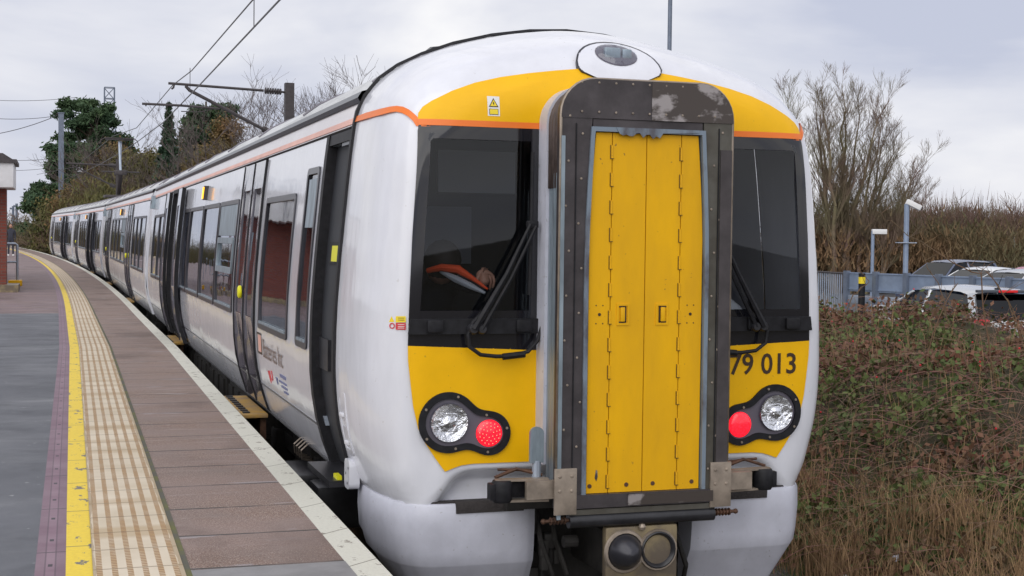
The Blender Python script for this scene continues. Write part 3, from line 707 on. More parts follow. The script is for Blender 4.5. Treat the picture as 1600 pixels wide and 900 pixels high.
for s, nm in ((-1, ''), (1, '')):
    oq = dens([(s*x, z) for x, z in ((.47, 3.064), (1.198, 3.064), (1.205, 3.03), (1.215, 2.85), (1.24, 2.45), (1.255, 2.1), (1.262, 1.835), (.47, 1.80))], 8)
    iq = dens([(s*x, z) for x, z in ((.56, 2.99), (1.125, 2.99), (1.14, 2.975), (1.15, 2.8), (1.172, 2.45), (1.188, 2.15), (1.195, 2.03), (.56, 2.03))], 8)
    b = MB(); nn_ = len(oq)
    for k in range(7): b.v += [tuple(fp(o_[0]+(i_[0]-o_[0])*k/6, o_[1]+(i_[1]-o_[1])*k/6, .009)) for o_, i_ in zip(oq, iq)]
    for k in range(6): b.f += [(k*nn_+i, k*nn_+(i+1) % nn_, (k+1)*nn_+(i+1) % nn_, (k+1)*nn_+i) for i in range(nn_)]
    b.build('windscreen_surround', M['frit'], shell, ang=0)
    gv, gf_ = grid_poly([(s*x, z) for x, z in ((.52, 3.03), (1.15, 3.02), (1.178, 2.7), (1.205, 2.3), (1.215, 1.99), (.52, 1.99))], .06)
    b = MB(); b.add([(x, sum(c*t for c, t in zip(GC, (1, abs(x), x*x, z, z*z, abs(x)*z)))+.004, z) for x, z in gv], gf_); g = b.build('windscreen', M['screen'], car, ang=0)
    # lower black panel with ledge
    P = [(s*x, z) for x, z in ((.48, 1.975), (1.245, 1.975), (1.262, 1.90), (1.262, 1.895), (.48, 1.895))]
    b = MB(); b.prism(dens([(s*.48, 1.90), (s*1.262, 1.90), (s*1.25, 1.985), (s*.48, 1.985)], 10), lambda x, z, o: fp(x, z, o), 0, .035)
    led = b.build('wiper_ledge', M['black'], car)
    for xx in (.60, .86, 1.12): b = MB(); b.box(fp(s*xx, 1.945, .045), (.09, .03, .07), bev=.008); b.build('ledge_bracket', M['black'], led)
    # yellow lower panel
    yl = [(.46, 1.805), (1.262, 1.835), (1.26, 1.75), (1.245, 1.62), (1.23, 1.5), (1.20, 1.37), (1.16, 1.29), (1.10, 1.20), (1.045, 1.125), (1.02, 1.133), (1.0, 1.141), (.975, 1.150), (.95, 1.156), (.92, 1.160), (.88, 1.163), (.46, 1.163)]
    RECF[0] = False
    yp = patch('yellow_panel', [(s*x, z) for x, z in yl], .009, M['yellow'], shell); RECF[0] = True
    # yellow upper panel + orange line
    yu = [(.0, 3.095), (1.20, 3.095), (1.195, 3.13), (1.17, 3.165), (1.12, 3.20), (1.0, 3.262), (.87, 3.312), (.72, 3.35), (.56, 3.378), (.40, 3.40), (.27, 3.415), (0, 3.42)]
    patch('yellow_brow', [(s*x, z) for x, z in yu], .009, M['yellow'], shell)
    patch('orange_line', [(s*x, z) for x, z in ((.0, 3.062), (1.198, 3.062), (1.203, 3.096), (.0, 3.096))], .0115, M['orange'], shell)
# stripe sweeping round the cab corner: follow the skin at given y / z
def xs_at(y, z):
    lo, hi = .6, 1.47
    for _ in range(40):
        m_ = (lo+hi)/2
        if fy(m_, z) < y: lo = m_
        else: hi = m_
    return lo
top = [fhit(px, py) for px, py in ((556, 182), (575, 177), (598, 171), (612, 168), (622, 167), (632, 168.5), (641, 173), (649, 180), (656, 187), (662, 190.5), (672, 191))]
bot = [fhit(px, py) for px, py in ((556, 192), (576, 186), (598, 180.5), (612, 177), (621, 176), (630, 178), (639, 183), (646, 190), (651, 198), (660, 198.5), (672, 198.5))]
for s in (-1, 1):
    b = MB(); v = []
    for a, c in zip(top, bot):
        for p in (a, c):
            n = fnorm(p.x, p.z); q = p+n*.013; v.append((-s*q.x, q.y, q.z))
    b.add(v, [(2*i, 2*i+2, 2*i+3, 2*i+1) for i in range(len(top)-1)]); b.build('orange_stripe', M['orange'], shell, ang=0)
# black seal arch between cab moulding and car body
sec = [(-x, z) for x, z in ROOF]+[(x, z) for x, z in ROOF[::-1][1:]]
sec = [(-bx(z), z) for z in (1.0, 1.165, 1.3, 1.6, 1.85, 2.2, 2.6, 2.9)]+sec+[(bx(z), z) for z in (2.9, 2.6, 2.2, 1.85, 1.6, 1.3, 1.165, 1.0)]
b = MB()
for o_, y in ((1.002, .945), (1.012, .95), (1.012, .985), (1.002, .99)):
    for x, z in sec: b.v.append((x*o_, y, ZC+(z-ZC)*o_))
n = len(sec); b.f = [(k*n+i, k*n+i+1, (k+1)*n+i+1, (k+1)*n+i) for k in range(3) for i in range(n-1)]
b.build('cab_joint_seal', M['black'], car)
# dome housing of the top lamp
dm = [(.26*math.cos(math.radians(t)), 3.425+.165*math.sin(math.radians(t))) for t in range(0, 181, 12)]+[(-.24, 3.395), (-.12, 3.35), (.12, 3.35), (.24, 3.395)]
dome = patch('lamp_dome', dm, .022, M['white'], car, step=.025)
fring('dome_joint', [(x*1.025, 3.42+(z-3.42)*1.035) for x, z in dm], [(x*.985, 3.42+(z-3.42)*.985) for x, z in dm], -.01, .0225, M['frame'], dome)
cz = 3.505
patch('lamp_reflector', circ(0, cz, .070, 24, 1.85), .024, M['lampgrey'], dome, step=.03)
b = MB(); b.box(fp(-.03, cz, .03), (.10, .03, .07), bev=.01); b.box(fp(.06, cz, .03), (.06, .03, .06), bev=.01); b.build('bulb_block', M['alu'], dome)
b = MB(); lv, lf = grid_poly(circ(0, cz, .068, 24, 1.85), .02)
b.add([fp(x, z, .026+.03*math.sqrt(max(0, 1-(x/.127)**2-((z-cz)/.069)**2))) for x, z in lv], lf); b.build('dome_lens', M['lens'], dome, ang=0)
# head / tail lamp clusters
def peanut(c1, r1, c2, r2, k, n=72):
    cx = (c1[0]*.5+c2[0]*.5); czz = (c1[1]+c2[1])/2; pts = []
    for i in range(n):
        t = 2*math.pi*i/n; lo, hi = 0, .6
        for _ in range(30):
            m_ = (lo+hi)/2; x, z = cx+m_*math.cos(t), czz+m_*math.sin(t)
            d1 = math.hypot(x-c1[0], z-c1[1])-r1; d2 = math.hypot(x-c2[0], z-c2[1])-r2
            h = max(k-abs(d1-d2), 0)/k; d = min(d1, d2)-h*h*k*.25
            if d < 0: lo = m_
            else: hi = m_
        pts.append((cx+lo*math.cos(t), czz+lo*math.sin(t)))
    return pts
for s in (-1, 1):
    c1, c2 = (s*1.028, 1.402), (s*.790, 1.335)
    O = peanut(c1, .172, c2, .125, .10); I = peanut(c1, .133, c2, .086, .16)
    b = MB(); b.ring(O, I, lambda x, z, o: fp(x, z, o), .0, .026)
    bez = b.build('lamp_cluster', M['black'], car)
    patch('lamp_backplate', peanut(c1, .14, c2, .093, .16), .012, M['lampgrey'], bez, step=.04)
    b = MB()
    for t, cc, rr in ((150, c1, .153), (70, c1, .153), (215, c1, .153), (285, c1, .153), (100, c2, .106), (15, c2, .106), (265, c2, .106)):
        a_ = math.radians(t if s > 0 else 180-t)
        if s > 0: a_ = math.radians(180-t)
        a_ = math.radians(t) if s < 0 else math.radians(180-t)
        p = fp(cc[0]+rr*math.cos(a_), cc[1]+rr*math.sin(a_), .026); b.lathe([(0, -.004), (.007, -.004), (.008, 0)], p, 'Y', 10)
    b.build('bezel_screw', M['steel'], bez)
    n0 = fnorm(*c1); p0 = fp(c1[0], c1[1], .016)
    b = MB(); prof = [(.0, .0), (.03, .001), (.06, -.005), (.085, -.013), (.107, -.020)]
    b.lathe([(r, h) for r, h in prof], (0, 0, 0), 'Y', 32); rot = Vector((0, -1, 0)).rotation_difference(n0)
    b.v = [tuple(p0+rot @ Vector(v)) for v in b.v]; hl = b.build('headlamp', M['chrome'], bez, ang=0)
    b = MB(); b.lathe([(.0, -.035), (.018, -.034), (.03, -.026), (.036, -.01), (.036, 0)], (0, 0, 0), 'Y', 20); b.box((0, -.005, 0), (.10, .008, .10)); b.v = [tuple(p0+rot @ Vector(v)) for v in b.v]; b.build('bulb_shield', M['chrome'], hl)
    b = MB(); b.lathe([(0, -.045), (.04, -.042), (.075, -.036), (.10, -.027), (.111, -.012), (.113, 0)], (0, 0, 0), 'Y', 32); b.v = [tuple(p0+rot @ Vector(v)) for v in b.v]; b.build('headlamp_lens', M['lens'], hl, ang=0)
    n0 = fnorm(*c2); p0 = fp(c2[0], c2[1], .016); rot = Vector((0, -1, 0)).rotation_difference(n0)
    b = MB(); b.lathe([(0, -.02), (.05, -.018), (.068, -.012), (.077, 0)], (0, 0, 0), 'Y', 32); b.v = [tuple(p0+rot @ Vector(v)) for v in b.v]; tl = b.build('tail_lamp', M['redlamp'], bez, ang=0)
    b = MB()
    for rr, nn in ((.022, 6), (.042, 11), (.060, 16)):
        for k in range(nn):
            if s > 0: continue
            q = 2*math.pi*k/nn+.3; b.sphere((rr*math.cos(q), -.0195+.02*(rr/.077)**3*.4, rr*math.sin(q)), .0028, 6)
    if b.v: b.v = [tuple(p0+rot @ Vector(v)) for v in b.v]; b.build('tail_lamp_diode', M['led'], tl)
# wipers
for s in (-1, 1):
    P = lambda x, z, o: fp(s*x, z, o)
    pv = [(.905, 1.93), (.855, 1.93)]
    tip = (.565, 2.53)
    b = MB()
    for (x, z) in pv: b.lathe([(0, -.02), (.022, -.02), (.03, -.008), (.03, .03)], P(x, z, .075), 'Y', 14)
    w = b.build('wiper', M['blackm'], car)
    b = MB(); b.tube([P(.905, 1.93, .09), P(.72, 2.24, .10), P(.58, 2.52, .085)], [.020, .014, .010], 6); b.build('wiper_arm', M['black'], w)
    b = MB(); b.tube([P(.855, 1.93, .085), P(.69, 2.22, .095), P(.545, 2.51, .08)], [.013, .011, .009], 6); b.build('wiper_arm', M['black'], w)
    b = MB(); b.tube([P(.57, 2.12, .045), P(.565, 2.5, .05), P(.56, 2.93, .045)], .011, 6); b.box(P(.565, 2.52, .07), (.07, .03, .04), bev=.008)
    b.build('wiper_blade', M['black'], w)
    hp = [(.80, 2.08), (.84, 2.03), (.905, 1.97), (.935, 1.90), (.925, 1.83), (.86, 1.785), (.77, 1.775), (.68, 1.775), (.58, 1.80), (.525, 1.86), (.50, 1.94)]
    b = MB(); b.tube([P(x, z, .07) for x, z in hp], .0115, 8); b.tube([P(.73, 1.772, .07), P(.60, 1.785, .07)], .019, 8)
    b.build('washer_hose', M['black'], w)
# unit number
def text_obj(txt, size, fn, m, parent, name, off=.0, sx=1.0, bold=0.0):
    cu = bpy.data.curves.new(name, 'FONT'); cu.body = txt; cu.size = size; cu.offset = bold; cu.resolution_u = 3
    to = bpy.data.objects.new(name+'_tmp', cu); COL.objects.link(to); dg = bpy.context.evaluated_depsgraph_get()
    me = bpy.data.meshes.new_from_object(to.evaluated_get(dg)); bpy.data.objects.remove(to); bpy.data.curves.remove(cu)
    for v in me.vertices: v.co = fn(v.co.x*sx, v.co.y)
    o = bpy.data.objects.new(name, me); COL.objects.link(o); me.materials.clear(); me.materials.append(m)
    if parent: o.parent = parent
    return o
text_obj('379 013', .175, lambda x, z: fp(.632+x, 1.640+z, .0125), M['ink'], car, 'unit_number', sx=.95, bold=.0025)
# small warning decals on the front
def decal(name, x0, x1, z0, z1, off, m, par): return patch(name, [(x0, z0), (x1, z0), (x1, z1), (x0, z1)], off, m, par, step=.05)
dl = decal('warning_label', -.815, -.745, 3.125, 3.235, .0105, M['labelwhite'], car)
patch('warning_triangle', [(-.808, 3.175), (-.752, 3.175), (-.78, 3.225)], .0115, M['ink'], dl, step=.06); patch('warning_triangle', [(-.800, 3.180), (-.760, 3.180), (-.78, 3.216)], .0125, M['labelyel'], dl, step=.06)
patch('lightning_mark', [(-.782, 3.206), (-.776, 3.197), (-.779, 3.196), (-.780, 3.184), (-.784, 3.195), (-.781, 3.197)], .0135, M['ink'], dl, step=.06)
decal('label_text_box', -.806, -.754, 3.132, 3.165, .0115, M['ink'], dl); decal('label_text_box', -.803, -.757, 3.135, 3.162, .0125, M['labelyel'], dl)
def skin_decal(name, px0, py0, px1, py1, m, par, off=.010):
    q = [fhit(px0, py0), fhit(px1, py0), fhit(px1, py1), fhit(px0, py1)]
    b = MB(); b.add([p+fnorm(p.x, p.z)*off for p in q], [(0, 1, 2, 3)]); return b.build(name, m, par)
dl = skin_decal('caution_label', 619, 494, 634, 503.5, M['labelyel'], car); skin_decal('label_red', 619, 504.5, 634, 515, M['red'], dl)
for yy in (496.5, 499.5): skin_decal('label_line', 621, yy, 632, yy+.8, M['ink'], dl, .012)
for yy in (506.5, 509.5, 512): skin_decal('label_line', 621, yy, 632, yy+.8, M['labelwhite'], dl, .012)
q = [fhit(609, 503), fhit(617, 503), fhit(613, 494)]; b = MB(); b.add([p+fnorm(p.x, p.z)*.010 for p in q], [(0, 1, 2)]); b.build('label_triangle', M['labelyel'], dl)
b = MB(); c_ = fhit(613, 509); b.ring([tuple((.017*math.cos(t*.5236), .017*math.sin(t*.5236))) for t in range(12)], [tuple((.011*math.cos(t*.5236), .011*math.sin(t*.5236))) for t in range(12)], lambda u, v, o: c_+fnorm(c_.x, c_.z).cross(Vector((0, 0, 1))).normalized()*u+Vector((0, 0, v))+fnorm(c_.x, c_.z)*(.004+o), 0, .001); b.build('label_ring', M['red'], dl)
for (z, m_) in ((1.985, 'labelyel'), (1.915, 'red')):
    x = xs_at(.13, z); x2 = xs_at(.22, z); b = MB(); zz = .03
    b.add([fp(x, z-zz, .004), fp(x2, z-zz, .004), fp(x2, z+zz, .004), fp(x, z+zz, .004)], [(0, 1, 2, 3)]); b.build('side_label', M[m_], car)
# hatch with handles on the cab corner, and white round-cornered cap
hp = [(-1.44, 1.03), (-1.44, 1.24)]
def cabside(y, z, off=0.0, s=-1):
    x = xs_at(y, z); p = Vector((s*x, y, z)); n = fnorm(x, z); n.x *= s; return p+n*off
hb = MB(); hb.ring(dens(rrect(.72, .90, 1.12, 1.50, .02, 3), 2), dens(rrect(.745, .875, 1.15, 1.47, .02, 3), 2), lambda y, z, o: cabside(y, z, o), 0, .008); ho = hb.build('hatch_frame', M['white'], car)
for z0, z1 in ((1.16, 1.29), (1.33, 1.46)):
    hb = MB(); hb.prism(dens(rrect(.76, .86, z0, z1, .02, 3), 2), lambda y, z, o: cabside(y, z, o), .001, .004); hb.build('hatch_recess', M['recess'], ho)
    hb = MB(); hb.box(cabside(.81, z0+.03, .006), (.02, .07, .03), rz=.2, bev=.01); hb.build('hatch_handle', M['white'], ho)
hb = MB(); pc = cabside(.84, 1.0, .02); hb.prism(rrect(-.075, .075, -.09, .09, .04, 5), lambda u, v, o: pc+Vector((-o, u, v)), -.03, .035); cap = hb.build('bolted_cap', M['white'], car, ang=30)
hb = MB(); [hb.lathe([(0, -.037), (.008, -.037), (.009, -.03)], pc+Vector((0, u, v)), 'X', 8) for u, v in ((-.04, .04), (.03, .0), (-.02, -.055))]; hb.build('cap_bolt', M['frame'], cap)
# bumper skirts
BZ = .935
PL = [(x, fy(x, BZ, False)-.012) for x in (.50, .515, .53, .56, .62, .72, .82, .92, 1.0, 1.06, 1.10, 1.14, 1.17, 1.20, 1.225, 1.25)]
def xs0(y, z):
    lo, hi = .6, 1.47
    for _ in range(40):
        m_ = (lo+hi)/2
        if fy(m_, z, False) < y: lo = m_
        else: hi = m_
    return lo
y_ = PL[-1][1]+.03
while y_ < .93: PL.append((min(1.352, xs0(y_+.012, BZ)+.010), y_)); y_ += .05
def plan(x):
    for i in range(len(PL)-1):
        if PL[i][0] <= x <= PL[i+1][0]: t = (x-PL[i][0])/(PL[i+1][0]-PL[i][0]); return PL[i][1]+(PL[i+1][1]-PL[i][1])*t
    return PL[0][1] if x < PL[0][0] else PL[-1][1]
for s in (-1, 1):
    us = []
    xsl = [p[0] for p in PL]
    rows = [(.935, -.07), (.945, -.035), (.935, -.008), (.915, .0), (.80, .003), (.66, -.008), (.585, -.02), (.575, -.026), (.45, -.10), (.30, -.19)]
    b = MB(); nr = len(rows)
    for i_, x in enumerate(xsl):
        y = PL[i_][1]; pa, pb = PL[max(0, i_-1)], PL[min(len(PL)-1, i_+1)]; t = Vector((pb[0]-pa[0], pb[1]-pa[1], 0)).normalized(); nn = Vector((t.y, -t.x, 0))
        if x < .56: nn = Vector((0, -1, 0))
        for z, o in rows:
            p = Vector((x, y, 0))+nn*o
            zz = z
            if y > .3: zz = max(z, .30+(y-.3)*.62)
            kk = (.06-(x-.50)) if x < .56 else 0
            b.v.append((s*p.x, p.y+max(0, kk)*.6, zz))
    for i in range(len(xsl)-1):
        for k in range(nr-1): b.f.append((i*nr+k, i*nr+k+1, (i+1)*nr+k+1, (i+1)*nr+k))
    o0 = len(b.v)      # inner end return
    for z, o in rows: b.v.append((s*.50, .22, z))
    for k in range(nr-1): b.f.append((k, k+1, o0+k+1, o0+k))
    bm_ = b.build('bumper_skirt', M['bumper'], car, ang=40)
    # flat top shelf behind the lip
    b = MB(); st = []
    for x in xsl: st += [(s*(x-.02), plan(x)+.02, .936), (s*min(x, 1.22), max(plan(x)+.05, .22), .936)]
    b.add(st, [(2*i, 2*i+1, 2*i+3, 2*i+2) for i in range(len(xsl)-1)]); b.build('bumper_shelf', M['recess'], bm_, ang=0)
    b = MB(); pts = [x for x in (.58, .66, .74, .82, .90, .98)]
    o = len(b.v)
    for x in pts: b.v += [(s*x, plan(x)-.008, .885), (s*x, plan(x)-.010, .932), (s*x, plan(x)+.0, .950), (s*x, plan(x)+.075, .950), (s*x, plan(x)+.075, .93)]
    for i in range(len(pts)-1):
        for k in range(5): b.f.append((i*5+k, i*5+(k+1) % 5, (i+1)*5+(k+1) % 5, (i+1)*5+k))
    b.f.append((0, 1, 2, 3, 4)); n_ = (len(pts)-1)*5; b.f.append((n_, n_+1, n_+2, n_+3, n_+4)); b.build('rubber_tread', M['pad'], bm_)
    b = MB(); pts = (.98, 1.04, 1.09, 1.13, 1.16, 1.175)
    for x in pts: b.v += [(s*x, plan(x)+.02, .949), (s*x, plan(x)+.055+.02*(x < 1.1), .949), (s*x, plan(x)+.055, .93), (s*x, plan(x)+.02, .93)]
    for i in range(len(pts)-1):
        for k in range(4): b.f.append((i*4+k, i*4+(k+1) % 4, (i+1)*4+(k+1) % 4, (i+1)*4+k))
    b.build('rubber_tread', M['pad'], bm_)
# ---------------------------------------------------------------- gangway
GY = -.38
def arch(hw, z0, zt, r, n=8):
    q = [(-hw, z0)]
    for k in range(n+1):
        t = math.pi-math.pi/2*k/n; q.append((-hw+r+r*math.cos(t), zt-r+r*math.sin(t)))
    for k in range(n+1):
        t = math.pi/2-math.pi/2*k/n; q.append((hw-r+r*math.cos(t), zt-r+r*math.sin(t)))
    return q+[(hw, z0)]
def P3(y): return lambda x, z, o: Vector((x, y+o, z))
outer = arch(.517, .955, 3.315, .20); nA = len(outer)
top_in = 3.05
inn = []
for i, (x, z) in enumerate(outer):          # inner opening with the same number of points
    f_ = i/(nA-1)
half = [(-.375, 1.03), (-.375, 1.5), (-.375, 2.0), (-.375, 2.3), (-.372, 2.5), (-.362, 2.7), (-.350, 2.88), (-.340, 3.00), (-.335, 3.045)]
innp = half+[(-.22, top_in), (-.11, top_in)]+[(.11, top_in), (.22, top_in)]+[(-x, z) for x, z in half[::-1]]
def resample(P, n):
    L = [0]
    for i in range(1, len(P)): L.append(L[-1]+math.dist(P[i], P[i-1]))
    r = []
    for k in range(n):
        d = L[-1]*k/(n-1); i = 1
        while i < len(L)-1 and L[i] < d: i += 1
        t = (d-L[i-1])/(L[i]-L[i-1]); r.append((P[i-1][0]+(P[i][0]-P[i-1][0])*t, P[i-1][1]+(P[i][1]-P[i-1][1])*t))
    return r
gw = MB()
def openring(b, A, B, y0, y1):
    n = len(A); o = len(b.v)
    for P in (A, B):
        for y in (y0, y1): b.v += [(x, y, z) for x, z in P]
    for i in range(n-1):
        a0, a1, b0, b1 = o+i, o+n+i, o+2*n+i, o+3*n+i
        b.f += [(a0, a0+1, b0+1, b0), (a1, b1, b1+1, a1+1), (a0, a1, a1+1, a0+1), (b0, b0+1, b1+1, b1)]
    for i in (0, n-1): b.f.append((o+i, o+n+i, o+3*n+i, o+2*n+i))
# left half of the frame brown, right half olive with wear, top right plate peeled
def splitx(P, side): return [p for p in P if (p[0] <= .0001 if side < 0 else p[0] >= -.0001)]
oL = [p for p in outer if p[0] < 0]+[(0, 3.315)]; oR = [(0, 3.315)]+[p for p in outer if p[0] > 0]
iL = [p for p in innp if p[0] < 0]+[(0, top_in)]; iR = [(0, top_in)]+[p for p in innp if p[0] > 0]
def sideframe(A, B, m, name, par, y0=GY, y1=GY+.06):
    # keep corners: build by ear-clip polygon
    poly = A+B[::-1]; b = MB(); b.prism(poly, P3(0), y0, y1); return b.build(name, m, par, smooth=False)
# posts and header as separate plates
hdr = 3.10
lp = [(-.517, .955)]+[p for p in outer if p[0] < 0 and .955 < p[1] < hdr]+[(-.517, hdr), (-.345, hdr)]+half[::-1]+[(-.375, .955)]
gf = sideframe([(-.517, .955), (-.517, hdr)], [(-.375, .955), (-.375, 2.3), (-.35, 2.88), (-.335, hdr)], M['gangway'], 'gangway_frame', car)
b = MB(); b.prism([(.517, .955), (.517, hdr), (.335, hdr), (.35, 2.88), (.375, 2.3), (.375, .955)], P3(0), GY, GY+.06); b.build('gangway_post', M['gangway_olive'], gf, smooth=False)
hl_ = [(-.517, hdr)]+[p for p in outer if p[0] < 0 and p[1] > hdr-.001]+[(.015, 3.315), (.015, hdr)]
b = MB(); b.prism(hl_, P3(0), GY-.003, GY+.06); b.build('gangway_header', M['gangway'], gf, smooth=False)
b = MB(); b.prism([(.015, hdr), (.015, 3.315)]+[p for p in outer if p[0] > 0 and p[1] > hdr-.001]+[(.517, hdr)], P3(0), GY-.006, GY+.06); b.build('gangway_header', M['peel'], gf, smooth=False)
b = MB(); b.box((.0, GY+.03, hdr-.03), (.66, .052, .055)); b.build('gangway_lintel', M['gangway'], gf)
for x in (-.43, .43):
    b = MB(); b.box((x, GY-.003, 2.02), (.006, .006, 2.1)); b.build('panel_joint', M['black'], gf)
b = MB(); b.box((.475, GY-.004, 1.95), (.07, .008, 2.0)); b.build('edge_strip', M['mastd'], gf)
b = MB(); b.box((-.505, GY+.0, 1.95), (.022, .012, 2.1)); b.build('edge_strip', M['alu'], gf)
b = MB()
for z in [1.1+.245*k for k in range(9)]:
    for x in (-.475, -.40, .40, .445): b.sphere((x+.012*math.sin(z*9), GY-.002, z+.05*math.sin(x*50)), .0075, 8, (1, .5, 1))
for x in [-.4+.1*k for k in range(9)]:
    for z, o in ((3.295, -.004), (3.135, -.008)): b.sphere((x, GY+o, z-.0*abs(x)), .007, 8, (1, .5, 1))
b.build('rivet', M['steel'], gf)
# arch edge trim (aluminium) following the frame outline
b = MB(); b.tube([(x, GY+.005, z) for x, z in outer], .009, 6); b.build('arch_trim', M['steel'], gf, ang=0)
# blue-grey strip round the yellow door
s_out = [(-.352, 1.0), (-.352, 2.3), (-.348, 2.5), (-.338, 2.75), (-.325, 3.0), (-.322, 3.055), (.322, 3.055), (.325, 3.0), (.338, 2.75), (.348, 2.5), (.352, 2.3), (.352, 1.0)]
s_out = [(x*1.065, z) for x, z in s_out]; s_in = [(x*.935, z if z < 3.03 else 3.03) for x, z in s_out]
b = MB(); openring(b, s_out, s_in, GY-.012, GY+.05); b.build('door_seal_strip', M['alu_strip'], gf, smooth=False)
# yellow doors: four leaves
YD = GY+.012
bounds = [-.342, -.212, -.006, .206, .346]
def zt_at(x): return 3.028
def clipx(x, z):
    lim = hermite([1.0, 2.3, 2.6, 2.9, 3.03], [.350, .350, .338, .318, .308])(z); return max(-lim, min(lim, x))
gd = None
for k in range(4):
    x0, x1 = bounds[k]+.0025, bounds[k+1]-.0025; zs = [1.035, 1.5, 2.0, 2.3, 2.45, 2.6, 2.75, 2.9, 3.026]
    poly = [(clipx(x0, z) if k == 0 else x0, z) for z in zs]+[(clipx(x1, z) if k == 3 else x1, z) for z in zs[::-1]]
    b = MB(); b.prism(poly, P3(0), YD, YD+.03); o = b.build('gangway_door' if k == 0 else 'door_leaf', M['door_yellow'], car if k == 0 else gd, smooth=False)
    if k == 0: gd = o
for x in (bounds[1], bounds[3]):
    b = MB(); d = MB()
    for j in range(13):
        z = 1.06+j*.152; b.tube([(x, YD+.001, z), (x, YD+.001, z+.074)], .0065, 8)
        d.box((x-.011 if x < 0 else x-.011, YD-.002, z+.037), (.003, .004, .076)); d.box((x, YD-.006, z), (.018, .003, .003))
    b.build('hinge', M['door_yellow'], gd); d.build('hinge_gap', M['ink'], gd)
for x, s in ((-.135, 1), (.10, -1)):
    b = MB(); b.ring([(x-.038, 1.965), (x+.038, 1.965), (x+.038, 2.085), (x-.038, 2.085)], [(x-.026, 1.977), (x+.026, 1.977), (x+.026, 2.073), (x-.026, 2.073)], P3(YD), -.005, 0)
    h = b.build('door_handle', M['door_yellow'], gd, smooth=False)
    b = MB(); b.box((x+s*.014, YD-.002, 2.025), (.010, .004, .086)); b.box((x-s*.004, YD-.002, 2.068), (.044, .004, .008)); b.box((x-s*.004, YD-.002, 1.982), (.044, .004, .008)); b.build('handle_shadow_slot', M['ink'], h)
    b = MB(); b.box((x-s*.004, YD-.007, 2.025), (.026, .010, .08), bev=.004); b.build('handle_bar', M['door_yellow'], h)
b = MB()
for x in (-.275, .275): b.lathe([(0, -.002), (.009, -.002), (.009, .002)], (x, YD, 2.025), 'Y', 12)
for x in (-.295, -.255, .255, .295):
    for z in (1.975, 2.075): b.lathe([(0, -.0015), (.004, -.0015), (.004, .002)], (x, YD, z), 'Y', 8)
b.build('door_hole', M['ink'], gd)
b = MB()
for x in (-.32, -.10, .06, .30): b.lathe([(0, -.003), (.012, -.003), (.013, .002)], (x, YD, 1.075), 'Y', 12)
b.build('door_bolt', M['rust'], gd)
b = MB(); b.prism([(-.29, 1.12), (-.28, 1.10), (-.272, 1.125), (-.275, 1.16), (-.283, 1.165)], P3(YD), -.0015, 0); b.build('chipped_patch', M['peel'], gd)
# torn sealant along the top
b = MB(); random.seed(3)
pts = [(-.2, 3.055)]+[(-.2+.02*i, 3.028-random.uniform(0, .03)) for i in range(1, 14)]+[(.08, 3.03), (.30, 3.04), (.3, 3.055)]
b.prism(pts, P3(GY-.013), -.003, 0); b.build('torn_sealant', M['labelwhite'] if False else M['alu_strip'], gf, smooth=False)
# sill and roller under the door
b = MB(); b.box((0, GY+.02, .995), (.86, .07, .075)); sl = b.build('gangway_sill', M['gangway'], gf)
b = MB(); b.box((.16, GY-.018, .995), (.52, .008, .06)); b.build('sill_plate', M['peel'], sl)
b = MB(); b.box((0, GY+.02, .935), (.88, .05, .03)); b.build('sill_angle', M['gangway_olive'], sl)
b = MB(); b.tube([(-.44, GY+.02, .885), (.44, GY+.02, .885)], .04, 12); b.build('roller_beam', M['blackm'], sl)
for s in (-1, 1):
    b = MB()
    for k in range(10): b.tube([(s*(.45+.010*k), GY+.02, .89), (s*(.456+.010*k), GY+.02, .89)], .022 if k % 2 else .014, 8)
    b.tube([(s*.44, GY+.02, .89), (s*.585, GY+.02, .89)], .010, 8); b.sphere((s*.585, GY+.02, .89), .016, 8); b.build('spring_rod', M['rust'], sl)
# tunnel side: cover against the cab and bellows
def tunnel(name, hw, zt, r, y0, y1, m, par, z0=.96, th=.02):
    b = MB(); openring(b, arch(hw, z0, zt, r), arch(hw-th, z0, zt-th, r-th*.5), y0, y1); return b.build(name, m, par, ang=50)
gc = tunnel('gangway_cover', .512, 3.30, .21, -.13, .06, M['bumper'], car, 1.165, .05)
tunnel('bellows', .475, 3.26, .19, -.36, -.08, M['black'], car, 1.0, .03)
bl = MB()
for s in (-1, 1):
    for k, y in enumerate((-.155, -.215, -.275)): bl.box((s*(.484+.004*k), y, 1.93), (.022, .048, 1.75), bev=.006)
    bl.box((s*.497, -.34, 1.98), (.012, .05, 2.06), bev=.004)
bl.build('bellows_plate', M['alu'], gc)
bl = MB()
for k, y in enumerate((-.155, -.205, -.255, -.305)):
    pa = arch(.488, 2.72, 3.275, .20); bl.tube([(x, y, z) for x, z in pa], .021, 8)
bl.build('bellows_pleat', M['pleat'], gc, ang=0)
